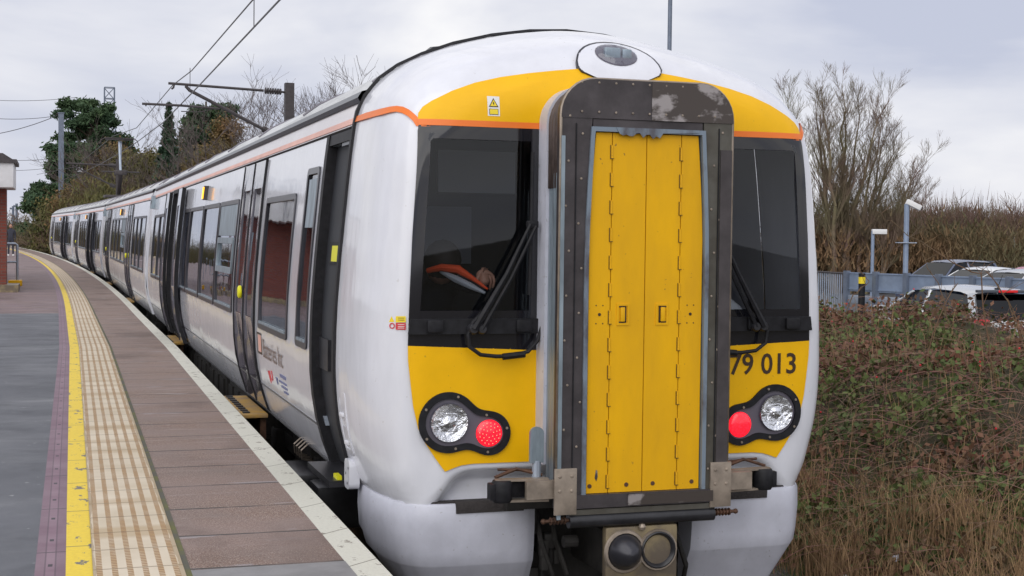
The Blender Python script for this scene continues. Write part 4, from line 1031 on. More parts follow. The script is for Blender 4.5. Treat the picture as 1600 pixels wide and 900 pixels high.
# lower brackets with buffers
for s in (-1, 1):
    b = MB(); b.box((s*.470, GY-.010, 1.055), (.130, .014, .255), bev=.002); br = b.build('gangway_bracket', M['steel'], car)
    b = MB()
    for dx in (-.035, .035):
        for dz in (.08, -.0): b.sphere((s*.470+dx, GY-.018, 1.06+dz), .010, 8, (1, .6, 1))
    b.build('bracket_bolt', M['steel'], br)
    b = MB(); b.box((s*.60, GY+.03, 1.065), (.17, .03, .10)); b.box((s*.69, GY+.09, 1.115), (.30, .05, .012), rz=s*.12); b.box((s*.69, GY+.09, 1.0), (.30, .05, .012), rz=s*.12); b.build('bracket_arm', M['steel'], br)
    b = MB(); b.tube([(s*.56, GY+.12, 1.13), (s*.70, GY+.15, 1.165), (s*.83, GY+.13, 1.125)], .010, 6); b.tube([(s*.56, GY+.16, 1.15), (s*.80, GY+.18, 1.16)], .008, 6); b.build('link_rod', M['rust'], br)
    b = MB(); b.lathe([(0, -.06), (.05, -.06), (.058, -.045), (.058, .045), (.05, .06), (0, .06)], (s*.80, GY+.10, 1.055), 'Z', 16); b.box((s*.86, GY+.10, 1.055), (.03, .07, .09), bev=.006); b.box((s*.70, GY+.16, 1.055), (.12, .08, .09), bev=.01); b.build('rubber_buffer', M['black'], br)
b = MB(); b.prism(rrect(-.635, -.555, 1.20, 1.40, .038, 5)[0:12]+[(-.635, 1.20), (-.555, 1.20)], P3(-.26), -.01, .01); lt = b.build('latch_plate', M['alu'], car, smooth=False)
b = MB(); b.tube([(-.59, -.25, 1.06), (-.59, -.25, 1.21)], .026, 10); b.build('latch_rod', M['galv'], lt)
# coupler and dark gear beneath
b = MB(); b.box((0.02, -.66, .63), (.44, .06, .42), bev=.02); cp = b.build('coupler', M['coupler'], car)
b = MB(); b.lathe([(0, -.12), (.035, -.115), (.075, -.06), (.098, -.02), (.10, 0)], (-.085, -.69, .70), 'Y', 22); b.build('coupler_cone', M['frame'], cp, ang=0)
b = MB(); b.lathe([(.105, -.008), (.098, -.012), (.085, .0), (.06, .08), (0, .10)], (.115, -.70, .70), 'Y', 22); b.build('coupler_cup', M['blackm'], cp)
b = MB(); b.lathe([(.125, .0), (.118, -.01), (.105, -.012), (.10, 0)], (-.085, -.692, .70), 'Y', 22); b.lathe([(.118, .0), (.115, -.012), (.105, -.012), (.10, 0)], (.115, -.692, .70), 'Y', 22); b.build('coupler_rim', M['labelyel'] if False else M['steel'], cp)
b = MB(); b.sphere((.015, -.70, .835), .022, 8); b.sphere((.0, -.70, .53), .03, 8); b.build('coupler_plug', M['steel'], cp)
b = MB(); b.box((0, -.2, .66), (.3, .9, .26), bev=.03); b.box((.0, .25, .75), (1.0, .3, .5), bev=.03); b.build('coupler_shank', M['dark'], cp)
b = MB(); random.seed(11)
for sx in (-.42, -.33, .36, .43): b.tube([(sx, -.1, .92), (sx-.03, -.32, .7), (sx+.05, -.3, .5), (sx+.1, -.15, .35)], .016, 6)
for k in range(16): b.box((random.uniform(-.47, -.26), random.uniform(-.3, .1), random.uniform(.4, .86)), (random.uniform(.02, .07), .05, random.uniform(.04, .2)), bev=.004)
b.tube([(-.36, -.45, .72), (-.28, -.45, .72)], .035, 10); b.build('brake_hose', M['dark'], cp)
cp.location = (-.02, .32, 0)
b = MB(); b.box((-.40, -.02, .83), (.035, .02, .14)); b.build('hanging_plate', M['coupler'], cp)
b = MB(); b.box((0, .55, .6), (2.2, .5, .6)); b.box((0, .2, .93), (1.4, .55, .05)); b.build('front_underframe', M['dark'], car)
# ---------------------------------------------------------------- lead car body
WL = [(1.98, 2.42, 1.68, 2.90, 0), (2.86, 4.36, 1.68, 2.74, 0), (6.30, 7.85, 1.70, 2.78, 1), (7.98, 9.62, 1.70, 2.78, 0), (9.75, 11.4, 1.70, 2.78, 0), (11.5, 12.3, 1.70, 2.78, 0), (15.7, 17.2, 1.70, 2.78, 0), (17.3, 18.6, 1.7, 2.78, 0)]
DL = [(4.62, 6.06, False), (13.0, 14.5, True)]
holes = [w[:4] for w in WL]+[(a, c, .9, 3.12) for a, c, _ in DL]
YB0 = .99
side_shell(car, -1, 1.80, 19.55, holes, M['side'])
side_shell(car, 1, YB0, 19.55, holes, M['side'])
for w in WL:
    window(car, -1, *w[:4], hopper=bool(w[4])); window(car, 1, *w[:4])
b = MB(); sslab(b, -1, 2.04, 2.36, 2.50, 2.84, -.004, .004, 2); b.build('vent_panel', M['alu'], car)
for a, c, o in DL: doorway(car, -1, a, c, o); doorway(car, 1, a, c, False)
roof(car, .96, 19.55); body_end(car, 19.55); sill_line(car, 1.82, 19.55); end_gangway(car, 19.55, 20.3); camera_box(car, 19.2)
lamp(car, -1, 9.55, 2.95); underframe(car, 1.3, 19.4, 0); liner(car, 2.0, 19.5, 8)
# cab doorway: dark pocket with its fittings
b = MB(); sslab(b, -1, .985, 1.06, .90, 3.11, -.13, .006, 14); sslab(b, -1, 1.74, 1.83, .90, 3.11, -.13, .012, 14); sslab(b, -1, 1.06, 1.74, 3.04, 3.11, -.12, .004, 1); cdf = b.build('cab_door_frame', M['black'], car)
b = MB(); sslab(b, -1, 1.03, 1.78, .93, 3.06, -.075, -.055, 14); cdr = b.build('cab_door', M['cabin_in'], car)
def spx(px, py, off=0.0):
    X = -1.46
    for _ in range(8): p = at(px, py, 0, X); X = -(bx(p.z)+off)
    return p
def sidebox(name, px0, py0, px1, py1, o0, o1, m, par):
    a_, c_ = spx(px0, (py0+py1)/2, o1), spx(px1, (py0+py1)/2, o1); zt_, zb_ = spx((px0+px1)/2, py0, o1).z, spx((px0+px1)/2, py1, o1).z
    b = MB(); sslab(b, -1, min(a_.y, c_.y), max(a_.y, c_.y), min(zt_, zb_), max(zt_, zb_), o0, o1, 2); return b.build(name, m, par)
for px in (497, 487): b = MB(); a_ = spx(px, 420, -.04); sslab(b, -1, a_.y-.012, a_.y+.012, .95, 3.04, -.055, -.035, 14); b.build('door_edge', M['black'], cdr)
sidebox('door_motor', 513, 207, 536, 228, -.055, -.02, M['alu'], cdr)
sidebox('motor_cover', 536, 206, 550, 226, -.055, -.005, M['gutter'], cdr)
pl_ = sidebox('switch_plate', 514, 378, 535, 413, -.055, -.045, M['black'], cdr); sidebox('yellow_switch', 518, 384, 532, 409, -.045, -.02, M['yellowplastic'], pl_)
sidebox('lock_box', 490, 527, 512, 575, -.055, -.035, M['blackm'], cdr)
sidebox('chrome_latch', 503, 650, 507, 662, -.055, -.03, M['galv'], cdr)
b = MB(); b.box((-1.40, 1.40, .90), (.22, .78, .04)); b.build('cab_step', M['blackm'], car)
b = MB(); b.box((-1.44, 1.10, .93), (.03, .12, .03)); b.build('step_mark', M['yellowplastic'], car)
# jumper cables below the cab door
b = MB()
for k in range(4): b.tube([(-1.28, 2.85+.11*k, .92), (-1.38, 2.82+.11*k, .84), (-1.36, 2.9+.11*k, .76), (-1.25, 3.0+.11*k, .72)], .006, 6)
b.build('jumper_cable', M['steel'], car)
b = MB(); b.box((-1.25, 2.9, .62), (.45, .7, .16), bev=.03); b.box((-1.2, 2.2, .55), (.4, .35, .3), bev=.03); b.build('shoe_beam', M['blackm'], car)
# lettering on the side
def sfn(y0, z0, sx=1.0): return lambda x, z: sside(-1, y0-x*sx, z0+z, .004)
text_obj('Batteries Inc', .225, sfn(4.16, 1.43, 1.0), M['textgrey'], car, 'side_lettering', sx=.95, bold=.0)
b = MB(); b.ring([(4.48, 1.44), (4.22, 1.44), (4.22, 1.62), (4.48, 1.62)], [(4.47, 1.455), (4.23, 1.455), (4.23, 1.605), (4.47, 1.605)], lambda y, z, o: sside(-1, y, z, o), .001, .004); ic = b.build('side_emblem', M['ink'], car, smooth=False)
b = MB(); sslab(b, -1, 4.25, 4.40, 1.46, 1.60, .001, .004, 1); b.build('emblem_fill', M['orange_fade'], ic)
b = MB(); b.prism([(3.98, 1.33), (3.86, 1.34), (3.84, 1.25), (3.90, 1.28), (3.90, 1.23)], lambda y, z, o: sside(-1, y, z, o), .001, .004); b.build('partner_mark', M['red'], car)
b = MB(); sslab(b, -1, 3.74, 3.77, 1.27, 1.35, .001, .004, 1); b.build('partner_mark', M['red'], car)
b = MB(); b.prism([(3.56, 1.32), (3.46, 1.32), (3.49, 1.26)], lambda y, z, o: sside(-1, y, z, o), .001, .004); b.build('partner_mark', M['blue'], car)
b = MB()
for q in range(3): sslab(b, -1, 3.02, 3.38-.08*q, 1.30-.035*q, 1.315-.035*q, .001, .004, 1)
sslab(b, -1, 3.02, 3.3, 1.345, 1.37, .001, .004, 1); b.build('partner_lettering', M['blue'], car)
# roof gear
b = MB()
def rp(x, y, off):   # point on the roof at x
    f_ = hermite([r[0] for r in ROOF[::-1]], [r[1] for r in ROOF[::-1]]); return Vector((x, y, f_(abs(x))+off))
A1 = lambda px, py, Y: at(px, py, 1, Y)
b.tube([A1(668, 96, 1.15), A1(667, 86, 1.18), A1(676, 81, 1.25), A1(690, 79, 1.25), A1(700, 80, 1.2)], [.012, .028, .035, .03, .012], 8)
b.tube([A1(672, 93, 1.2), A1(700, 82, 1.2), A1(725, 73, 1.2)], [.02, .03, .012], 6); b.build('roof_horn', M['blackm'], car)
b = MB(); b.tube([A1(604, 127, 1.1), A1(625, 115, 1.1), A1(650, 102, 1.1), A1(700, 84, 1.1), A1(740, 73, 1.08), A1(790, 63, 1.05), A1(835, 57, 1.03)], [.012, .022, .028, .028, .022, .016, .010], 6); b.build('roof_cable', M['black'], car)
b = MB(); b.tube([A1(621, 120, 1.15), A1(619, 112, 1.15)], .013, 6); b.build('roof_peg', M['black'], car)
b = MB()
for y in (3.2, 5.0, 6.6, 8.2, 10.4): b = MB(); b.tube([rp(-.52, y, 0), rp(-.53, y, .07)], .013, 6); b.box(rp(-.45, y, .01), (.15, .4, .03), bev=.01); b.build('roof_fitting', M['blackm'], car)
# cab interior
M['cabin_mid'] = mat('cab_interior_mid', (.26, .28, .31), .6)
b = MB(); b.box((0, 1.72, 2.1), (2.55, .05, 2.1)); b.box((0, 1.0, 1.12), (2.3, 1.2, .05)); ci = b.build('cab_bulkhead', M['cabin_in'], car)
b = MB(); p0_, p1_ = at(684, 234, 1, 1.6), at(804, 303, 1, 1.6); b.box(((p0_.x+p1_.x)/2, 1.6, (p0_.z+p1_.z)/2), (abs(p1_.x-p0_.x), .03, abs(p1_.z-p0_.z))); b.build('bulkhead_panel', M['cabin_pale'], ci)
b = MB(); p0_, p1_ = at(662, 322, 1, 1.62), at(735, 412, 1, 1.62); b.box(((p0_.x+p1_.x)/2, 1.62, (p0_.z+p1_.z)/2), (abs(p1_.x-p0_.x), .03, abs(p1_.z-p0_.z))); b.build('bulkhead_door', M['cabin_mid'], ci)
b = MB(); b.box((.80, 1.68, 2.25), (.07, .03, .62)); b.box((1.0, 1.66, 2.35), (.09, .03, .6)); b.build('grab_panel', M['cabin_pale'], ci)
b = MB(); b.box((-.87, .47, 1.86), (.62, .40, .18), rx=-.15, bev=.04); b.box((.87, .47, 1.86), (.62, .40, .18), rx=-.15, bev=.04); b.build('driving_desk', M['cabin_in'], car)
b = MB(); b.sphere((.80, .62, 1.86), .36, 20, (1.0, .6, .75)); b.build('desk_cowl', M['cabin_pale'], car, ang=0)
b = MB(); b.box((-.9, 1.35, 1.75), (.5, .12, .8), bev=.05); b.box((-.9, 1.1, 1.42), (.5, .5, .12), bev=.04); b.build('driver_seat', M['cloth_dark'], car)
# ---------------------------------------------------------------- the other carriages
carriage(2, 20.3, 40.6, (False, False), 'second white train carriage, both grey doors shut, directly behind the cab carriage')
car3 = carriage(3, 40.9, 61.0, (True, False), 'third white train carriage, standing where the train begins to bend left')
carriage(4, 61.2, 80.5, (True, False), 'farthest white train carriage, with a rounded tail, at the end of the bend', tailcab=True)
# pantograph
pg = empty('pantograph', (0, 11.6, 3.80)); pg.parent = car3
b = MB(); b.box((0, 0, .06), (1.2, 1.3, .1), bev=.02); b.build('base_frame', M['mastd'], pg)
b = MB(); b.tube([(0, .4, .1), (0, -.7, 1.0)], .09, 8); b.build('lower_arm', M['mastd'], pg)
b = MB(); b.box((0, -.7, 1.02), (.5, .25, .2), bev=.05); b.tube([(-.75, -.7, 1.05), (.75, -.7, 1.05)], .035, 6); b.build('knee_joint', M['mastd'], pg)
b = MB(); b.tube([(0, -.7, 1.05), (0, 0, 2.35)], .05, 8); b.tube([(0, -.6, 1.05), (.08, .05, 2.35)], .025, 6); b.build('upper_arm', M['galv'], pg)
b = MB(); b.box((0, 0, 2.42), (1.1, .3, .06), bev=.02); b.tube([(-.6, .15, 2.46), (.6, .15, 2.46)], .025, 6); b.tube([(-.6, -.15, 2.46), (.6, -.15, 2.46)], .025, 6)
for s in (-1, 1): b.tube([(s*.6, 0, 2.46), (s*.72, 0, 2.38), (s*.78, 0, 2.2)], .02, 6)
b.build('collector_head', M['mastd'], pg)
# ================================================================ overhead line
def wire_pts(P, sag=0.0, n=10):
    r = []
    for i in range(len(P)-1):
        a, c = Vector(P[i]), Vector(P[i+1])
        for k in range(n): t = k/n; r.append(a+(c-a)*t+Vector((0, 0, -4*sag*t*(1-t))))
    return r+[Vector(P[-1])]
c0 = at(437, 0, 0, .1); c1 = at(300, 147, 0, .1)
def cw(Y, x=.1): return Vector((tx(Y)+x, Y, 5.82+tz(Y)*.6))
contact = [Vector((.1, y, 5.80)) for y in (-40, 0)]+[at(437, 0, 0, 0.0), at(310, 135, 0, 0.0)]+[cw(36), cw(45), cw(52.5), cw(65), cw(80), cw(110)]
b = MB(); b.tube(contact, .016, 5); tag(b.build('contact_wire', M['wire']), 'lower overhead wire, touched by the pantograph of the train', 'overhead wire')
mess = [Vector((.0, y, 6.9-.01*(y+40))) for y in (-40, -10)]+[at(395, 0, 0, 0.0), at(300, 110, 0, 0.0), at(270, 133, 0, 0.0), Vector((tx(45), 45, 6.35)), Vector((tx(58)+.1, 58, 6.9)), Vector((tx(80), 80, 6.5)), Vector((tx(110), 110, 7.2))]
b = MB(); b.tube(mess, .014, 5); tag(b.build('catenary_wire', M['wire']), 'upper overhead wire, held by the cantilever arm of the nearest brown mast', 'overhead wire')
for k, (px, y0, y1) in enumerate(((397, -2, 42), (297, 106, 143))):
    a_ = at(px, y0, 0, 0); c_ = at(px, y1, 0, 0); c_.y = a_.y
    b = MB(); b.tube([a_, c_], .008, 4); tag(b.build('dropper_wire', M['wire']), ['short vertical dropper wire high at the top edge of the photo', 'short vertical dropper wire just above the brown cantilever arm'][k], 'wire')
def insulator(p, q, m, par, n=7):
    b = MB(); p, q = Vector(p), Vector(q); b.tube([p, q], .035, 8)
    for k in range(n):
        t = (k+.5)/n; c = p+(q-p)*t; dd = (q-p).normalized()*.02; b.tube([c-dd, c+dd], .085, 10)
    return b.build('insulator', m, par)
# mast one with full cantilever
mt = empty('catenary_mast', at(452, 130, 1, 30.0)*1.0); mp0 = mt.location.copy(); mt.location = (mp0.x, 30.0, -.2); MZ = mp0.z+.2
tag(mt, 'brown overhead line mast with insulated cantilever arms reaching left over the train roof', 'mast', 'overhead line masts')
b = MB(); b.box((0, 0, MZ/2), (.24, .24, MZ)); b.build('mast_post', M['mastd'], mt)
def rel(px, py, Y, o): return at(px, py, 1, Y)-Vector(o.location)
b = MB(); b.tube([rel(263, 130, 30.0, mt), rel(412, 141.5, 30.0, mt)], .035, 8); arm = b.build('cantilever_tube', M['mastd'], mt)
insulator(rel(413, 141.5, 30, mt), rel(440, 143.5, 30, mt), M['mastd'], arm); b = MB(); b.tube([rel(438, 143.5, 30, mt), rel(450, 144.5, 30, mt)], .03, 6); b.build('clamp', M['mastd'], arm)
b = MB(); b.tube([rel(290, 134, 30, mt), rel(296, 141, 30, mt), rel(410, 201, 30.0, mt)], .045, 8); arm = b.build('strut_tube', M['mastd'], mt)
insulator(rel(410, 201, 30, mt), rel(428, 210, 30, mt), M['mastd'], arm); b = MB(); b.tube([rel(426, 209, 30, mt), rel(450, 218, 30, mt)], .03, 6); b.build('clamp', M['mastd'], arm)
b = MB(); b.tube([rel(272, 132, 30, mt), rel(271, 137, 30, mt), rel(268, 139, 30, mt)], .03, 6); b.build('wire_clip', M['mastd'], mt)
b = MB(); b.tube([rel(222, 162, 30, mt), rel(285, 165, 30, mt), rel(343, 170, 30, mt)], .032, 8); b.tube([rel(228, 162, 30, mt), rel(228, 166, 30, mt)], .02, 6); b.build('register_arm', M['mastd'], mt)
b = MB(); b.tube([rel(283, 174, 30, mt), rel(312, 175, 30, mt), rel(330, 171, 30, mt)], .014, 6); b.build('steady_arm', M['mastd'], mt)
# mast three, beyond the bend
Y3 = 70.0; top3 = at(185, 249, 1, Y3); mt = empty('catenary_mast', (top3.x, Y3, -.2)); tag(mt, 'small distant brown mast with thin arm and diagonal stay pointing left above the far carriages', 'mast', 'overhead line masts')
b = MB(); b.box((0, 0, (top3.z+.2)/2), (.24, .24, top3.z+.2)); b.build('mast_post', M['mastd'], mt)
b = MB(); b.tube([rel(103, 255, Y3, mt), rel(183, 258.5, Y3, mt)], .05, 6); b.tube([rel(112, 258, Y3, mt), rel(180, 292, Y3, mt)], .05, 6); b.tube([rel(170, 258, Y3, mt), rel(181, 259, Y3, mt)], .1, 8); b.tube([rel(172, 288, Y3, mt), rel(180, 292, Y3, mt)], .1, 8); b.build('cantilever_tube', M['mastd'], mt)
# tall grey mast
Y4 = 93.0; tp = at(95.5, 177, 1, Y4); mt = empty('steel_mast', (tp.x, Y4, -.2)); tag(mt, 'tall plain blue-grey steel mast in front of the pine beyond the last carriage', 'mast')
b = MB(); b.box((0, 0, (tp.z+.2)/2), (.36, .3, tp.z+.2)); b.box((0, 0, tp.z+.22), (.44, .36, .06)); b.build('mast_post', M['mast'], mt)
b = MB(); b.tube([rel(88, 178, Y4, mt), rel(95, 180, Y4, mt)], .06, 6); b.build('wire_clip', M['mastd'], mt)
# pole top showing above the cab roof
tp = at(1047, -160, 1, 22.0); bt = at(1046, 78, 1, 22.0); mt = empty('lamp_column', (bt.x, 22.0, -.2)); tag(mt, 'slim dark grey column rising behind the cab roof to the top edge of the photo', 'lamp column')
b = MB(); b.tube([(0, 0, 0), (0, 0, tp.z+.2)], [.055, .048], 12); b.build('column_shaft', M['mast'], mt)
b = MB(); b.box((.5, 0, tp.z+.25), (1.1, .25, .1), bev=.03); b.build('lamp_head', M['mast'], mt)
# twin far poles and lattice tower, thin feeder wires
for px, lab in ((20.5, 'left one of two far thin poles above the bushes left of the train'), (26, 'right one of two far thin poles above the bushes left of the train')):
    p = at(px, 318 if px > 22 else 322, 1, 135); q = empty('far_pole', (p.x, 135, -.3)); tag(q, lab, 'pole'); b = MB(); b.tube([(0, 0, 0), (0, 0, p.z+.3)], .12, 6); b.tube([(0, 0, p.z), (-.3, 0, p.z+.1)], .08, 5); b.build('pole_shaft', M['mast'], q)
tw = empty('lattice_tower', (at(171, 137, 1, 220).x, 220, -.3)); tz_ = at(171, 137, 1, 220).z+.3; tag(tw, 'grey lattice power tower top rising behind the dark pine', 'power tower')
b = MB(); w0, w1 = 3.4, .75
for k in range(15):
    z0, z1 = tz_*k/15, tz_*(k+1)/15; a0, a1 = (max(w1, w0+(w1-w0)*min(1, k/12))), (max(w1, w0+(w1-w0)*min(1, (k+1)/12)))
    for sx, sy in ((-1, -1), (1, -1), (1, 1), (-1, 1)):
        b.tube([(sx*a0, sy*a0, z0), (sx*a1, sy*a1, z1)], .09, 4)
        ex, ey = (-sx, sy) if sx*sy > 0 else (sx, -sy); b.tube([(sx*a0, sy*a0, z0), (ex*a1, ey*a1, z1)], .06, 4); b.tube([(sx*a1, sy*a1, z1), (ex*a1, ey*a1, z1)], .06, 4)
b.build('lattice_frame', M['mast'], tw, smooth=False)
i = 0
for (xa, ya, xb, yb, Y) in ((-30, 155, 120, 152, 140), (-30, 183, 95, 180, 120), (-40, 214, 93, 179, 93), (-30, 247, 90, 247, 150), (-30, 264, 80, 262, 160)):
    A, B_ = at(xa, ya, 1, Y), at(xb, yb, 1, Y); b = MB(); b.tube(wire_pts([A, B_], .25), .022, 4)
    tag(b.build('feeder_wire', M['wire']), ['highest thin feeder wire crossing the sky left of the pine', 'thin feeder wire ending at the tip of the tall grey mast', 'feeder wire slanting down leftward from the top of the tall grey mast', 'thin feeder wire crossing the sky beside the middle of the pine', 'lowest thin feeder wire, just above the shelter roof'][i], 'wire', 'thin feeder wires left of the pine'); i += 1
# ================================================================ station building, railing, person
bd = empty('station_building', (-4.34, 30.0, .965)); tag(bd, 'red brick station building with white fascia roof at the left edge of the platform', 'building')
b = MB(); b.box((-3.9, 6.0, 1.3), (5.2, 12.0, 2.6)); b.build('brick_wall', M['brick'], bd)
b = MB(); b.box((-.65, .3, 1.3), (1.3, .6, 2.6)); b.build('brick_pillar', M['brick'], bd)
b = MB(); b.box((-3.85, 5.9, .10), (5.5, 12.6, .2)); b.box((-.5, .2, .09), (1.6, 1.6, .18)); b.build('stone_plinth', M['stone'] if 'stone' in M else M['coupler'], bd)
b = MB(); b.box((-3.7, 5.6, 2.92), (5.35, 13.2, .62), bev=.03); b.box((-.8, .2, 2.92), (2.0, 2.2, .618), bev=.03); rf = b.build('roof_fascia', mat('white_fascia', (.66, .66, .68), .6, var=.1), bd)
b = MB(); b.box((-3.7, 5.6, 3.27), (5.5, 13.3, .09)); b.box((-.8, .2, 3.268), (2.15, 2.35, .09)); b.prism([(-3.2, 3.3), (.2, 3.3), (-.05, 3.46), (-3.0, 3.46)], lambda x, z, o: Vector((x, o, z)), -.9, 1.2); b.build('roof_covering', M['mastd'], rf)
b = MB()
for x in (-.85, -.45, .0): b.tube([(x-.3, -.6, 3.46), (x-.3, -.6, 3.85)], .03, 6)
b.tube([(-1.3, -.6, 3.85), (-.3, -.6, 3.85)], .03, 6); b.box((-.75, -.5, 3.62), (.7, .3, .2)); b.build('roof_rail', M['galv'], rf)
b = MB(); b.box((-.42, -.02, 1.15), (.16, .06, 2.1)); b.build('green_board', M['alu'], bd)
for k in range(4):
    b = MB(); b.box((-1.29, 1.8+3*k, 1.45), (.05, 1.4, 1.2)); w = b.build('window', M['labelwhite'], bd)
    b = MB(); b.box((-1.27, 1.5+3*k, 1.45), (.05, .58, 1.05)); b.box((-1.27, 2.12+3*k, 1.45), (.05, .58, 1.05)); b.build('pane', M['frit'], w)
# railing
rl = at(27, 440, 1, 33.5); o_ = empty('handrail', (rl.x, 33.5, tz(33.5)+.915)); tag(o_, 'grey tubular handrail standing on a yellow base beside the brick pillar', 'railing')
b = MB(); b.tube([(0, 0, .1), (0, 0, 1.13), (-.05, 0, 1.17), (-1.2, 0, 1.17)], .035, 8); b.tube([(0, 0, .66), (-1.2, 0, .66)], .03, 8); b.tube([(-1.2, 0, .0), (-1.2, 0, 1.17)], .035, 8); b.build('rail_tube', M['galv'], o_)
b = MB(); b.box((-.05, -.05, .08), (.36, .45, .16), bev=.02); b.build('yellow_base', M['yellow'], o_)
def skinned(name, J, E_, R_, m, parent=None, root=0, lv=2):
    me = bpy.data.meshes.new(name); me.from_pydata([tuple(v) for v in J], E_, []); o = bpy.data.objects.new(name, me); COL.objects.link(o)
    md = o.modifiers.new('skin', 'SKIN'); sv_ = me.skin_vertices[0].data
    for i, r in enumerate(R_): sv_[i].radius = (r, r) if not isinstance(r, tuple) else r
    sv_[root].use_root = True
    o.modifiers.new('sub', 'SUBSURF').levels = lv; o.modifiers['sub'].render_levels = lv
    dg = bpy.context.evaluated_depsgraph_get(); me2 = bpy.data.meshes.new_from_object(o.evaluated_get(dg)); o.modifiers.clear(); o.data = me2
    me2.materials.clear(); me2.materials.append(m); me2.polygons.foreach_set('use_smooth', [True]*len(me2.polygons))
    if parent: o.parent = parent
    return o
# person standing on the far platform
pf = at(17.5, 404, 1, 74); pe = empty('person', (pf.x-.02, 74, tz(74)+.915)); tag(pe, 'person in dark coat and trousers standing on the far platform behind the brick pillar', 'person')
J = [(0, 0, .95), (0, 0, 1.15), (0, 0, 1.38), (0, 0, 1.48), (0, .01, 1.60), (0, .01, 1.72), (.19, 0, 1.40), (.23, 0, 1.14), (.24, -.08, .90), (-.19, 0, 1.40), (-.23, 0, 1.14), (-.2, -.1, .92), (.10, 0, .88), (.11, -.01, .48), (.12, .02, .08), (.13, -.12, .03), (-.10, 0, .88), (-.11, -.01, .48), (-.12, .02, .08), (-.13, -.12, .03)]
E_ = [(0, 1), (1, 2), (2, 3), (3, 4), (4, 5), (2, 6), (6, 7), (7, 8), (2, 9), (9, 10), (10, 11), (0, 12), (12, 13), (13, 14), (14, 15), (0, 16), (16, 17), (17, 18), (18, 19)]
R_ = [(.17, .11), (.15, .11), (.18, .12), .06, .09, .07, .07, .05, .035, .07, .05, .035, .09, .06, .045, .035, .09, .06, .045, .035]
skinned('body', J, E_, R_, M['cloth_dark'], pe)
b = MB(); b.sphere((0, -.01, 1.64), .105, 14, (.85, 1, 1.15)); b.build('head', M['skin'], pe); b = MB(); b.sphere((0, .03, 1.68), .112, 14, (.9, 1, 1.0)); b.build('hair', M['hair'], pe)
b = MB()
for s in (-1, 1):
    b.box((s*.13, -.06, .05), (.10, .27, .09), bev=.03)
b.build('shoe', M['labelwhite'], pe)
# the driver, leaning over the desk behind the left windscreen
dv = empty('person', (-.95, 1.0, 1.15)); tag(dv, 'driver in dark jacket with orange and grey sleeve bands behind the left windscreen', 'person')
D = lambda px, py, Y: at(px, py, 1, Y)-Vector((-.95, 1.0, 1.15))
sh, el, wr = D(706, 430, .72), D(738, 446, .50), D(760, 446, .36)
J = [Vector((-.0, .28, .42)), Vector((0, .2, .62)), Vector((.03, .02, .80)), Vector((.05, -.07, .88)), Vector((.05, -.12, .97)), sh, el, wr, Vector((-.18, 0, .78)), Vector((-.26, -.14, .62)), Vector((-.12, -.40, .80)),
     Vector((.12, .0, .40)), Vector((.14, -.35, .42)), Vector((.14, -.38, .05)), Vector((-.12, .0, .40)), Vector((-.14, -.35, .42)), Vector((-.14, -.38, .05))]
E_ = [(0, 1), (1, 2), (2, 3), (3, 4), (2, 5), (5, 6), (6, 7), (2, 8), (8, 9), (9, 10), (0, 11), (11, 12), (12, 13), (0, 14), (14, 15), (15, 16)]
R_ = [(.17, .13), (.17, .13), (.18, .12), .07, .07, .085, .06, .042, .08, .055, .045, .1, .075, .05, .1, .075, .05]
skinned('body', J, E_, R_, M['cloth_dark'], dv)
hd = D(690, 412, .62); b = MB(); b.sphere(hd, .115, 16, (.9, 1, 1.1)); h_ = b.build('head', M['skin'], dv); b = MB(); b.sphere(hd+Vector((0, -.02, .02)), .122, 16, (.95, 1, 1.05)); b.build('hair', M['hair'], dv)
def band(name, P, w, m):
    b = MB(); b.tube(P, w, 8); return b.build(name, m, dv)
band('orange_piping', [D(668, 423, .53), D(690, 418, .47), D(716, 421, .44), (D(740, 436, .39)), D(762, 452, .32)], [.016, .022, .026, .014, .006], M['cloth_orange'])
band('grey_band', [D(688, 424, .49), D(712, 436, .43), D(735, 447, .38), D(758, 458, .31)], [.010, .022, .020, .008], M['cloth_grey'])
# hand: palm plus five separate fingers drooping over the desk edge
hm = MB(); w0 = D(760, 430, .40)
hx = Vector((1, 0, 0)); hz = Vector((0, 0, 1))
pj = [w0+Vector((-.035, .03, .02)), w0+Vector((.0, 0, .012)), w0+Vector((.035, -.01, -.005))]
J = [wr, w0+Vector((-.03, .03, .02)), w0+Vector((.008, 0, .010))]; E_ = [(0, 1), (1, 2)]; R_ = [.035, (.034, .03), (.036, .028)]
for k, (dx, L) in enumerate(((-.030, .062), (-.008, .078), (.014, .083), (.036, .074))):
    a0 = len(J); base = w0+Vector((dx*.9+.004, -.008, .0)); J += [base, base+Vector((.006, -.014, -L*.45)), base+Vector((.004, -.006, -L*.8)), base+Vector((.0, .004, -L*1.05))]
    E_ += [(2, a0), (a0, a0+1), (a0+1, a0+2), (a0+2, a0+3)]; R_ += [.012, .0095, .0088, .0075]
a0 = len(J); base = w0+Vector((-.03, .0, .005)); J += [base+Vector((-.022, -.01, -.012)), base+Vector((-.034, -.016, -.038)), base+Vector((-.030, -.018, -.055))]; E_ += [(1, a0), (a0, a0+1), (a0+1, a0+2)]; R_ += [.013, .011, .009]
skinned('hand', J, E_, R_, M['skin'], dv, root=1)
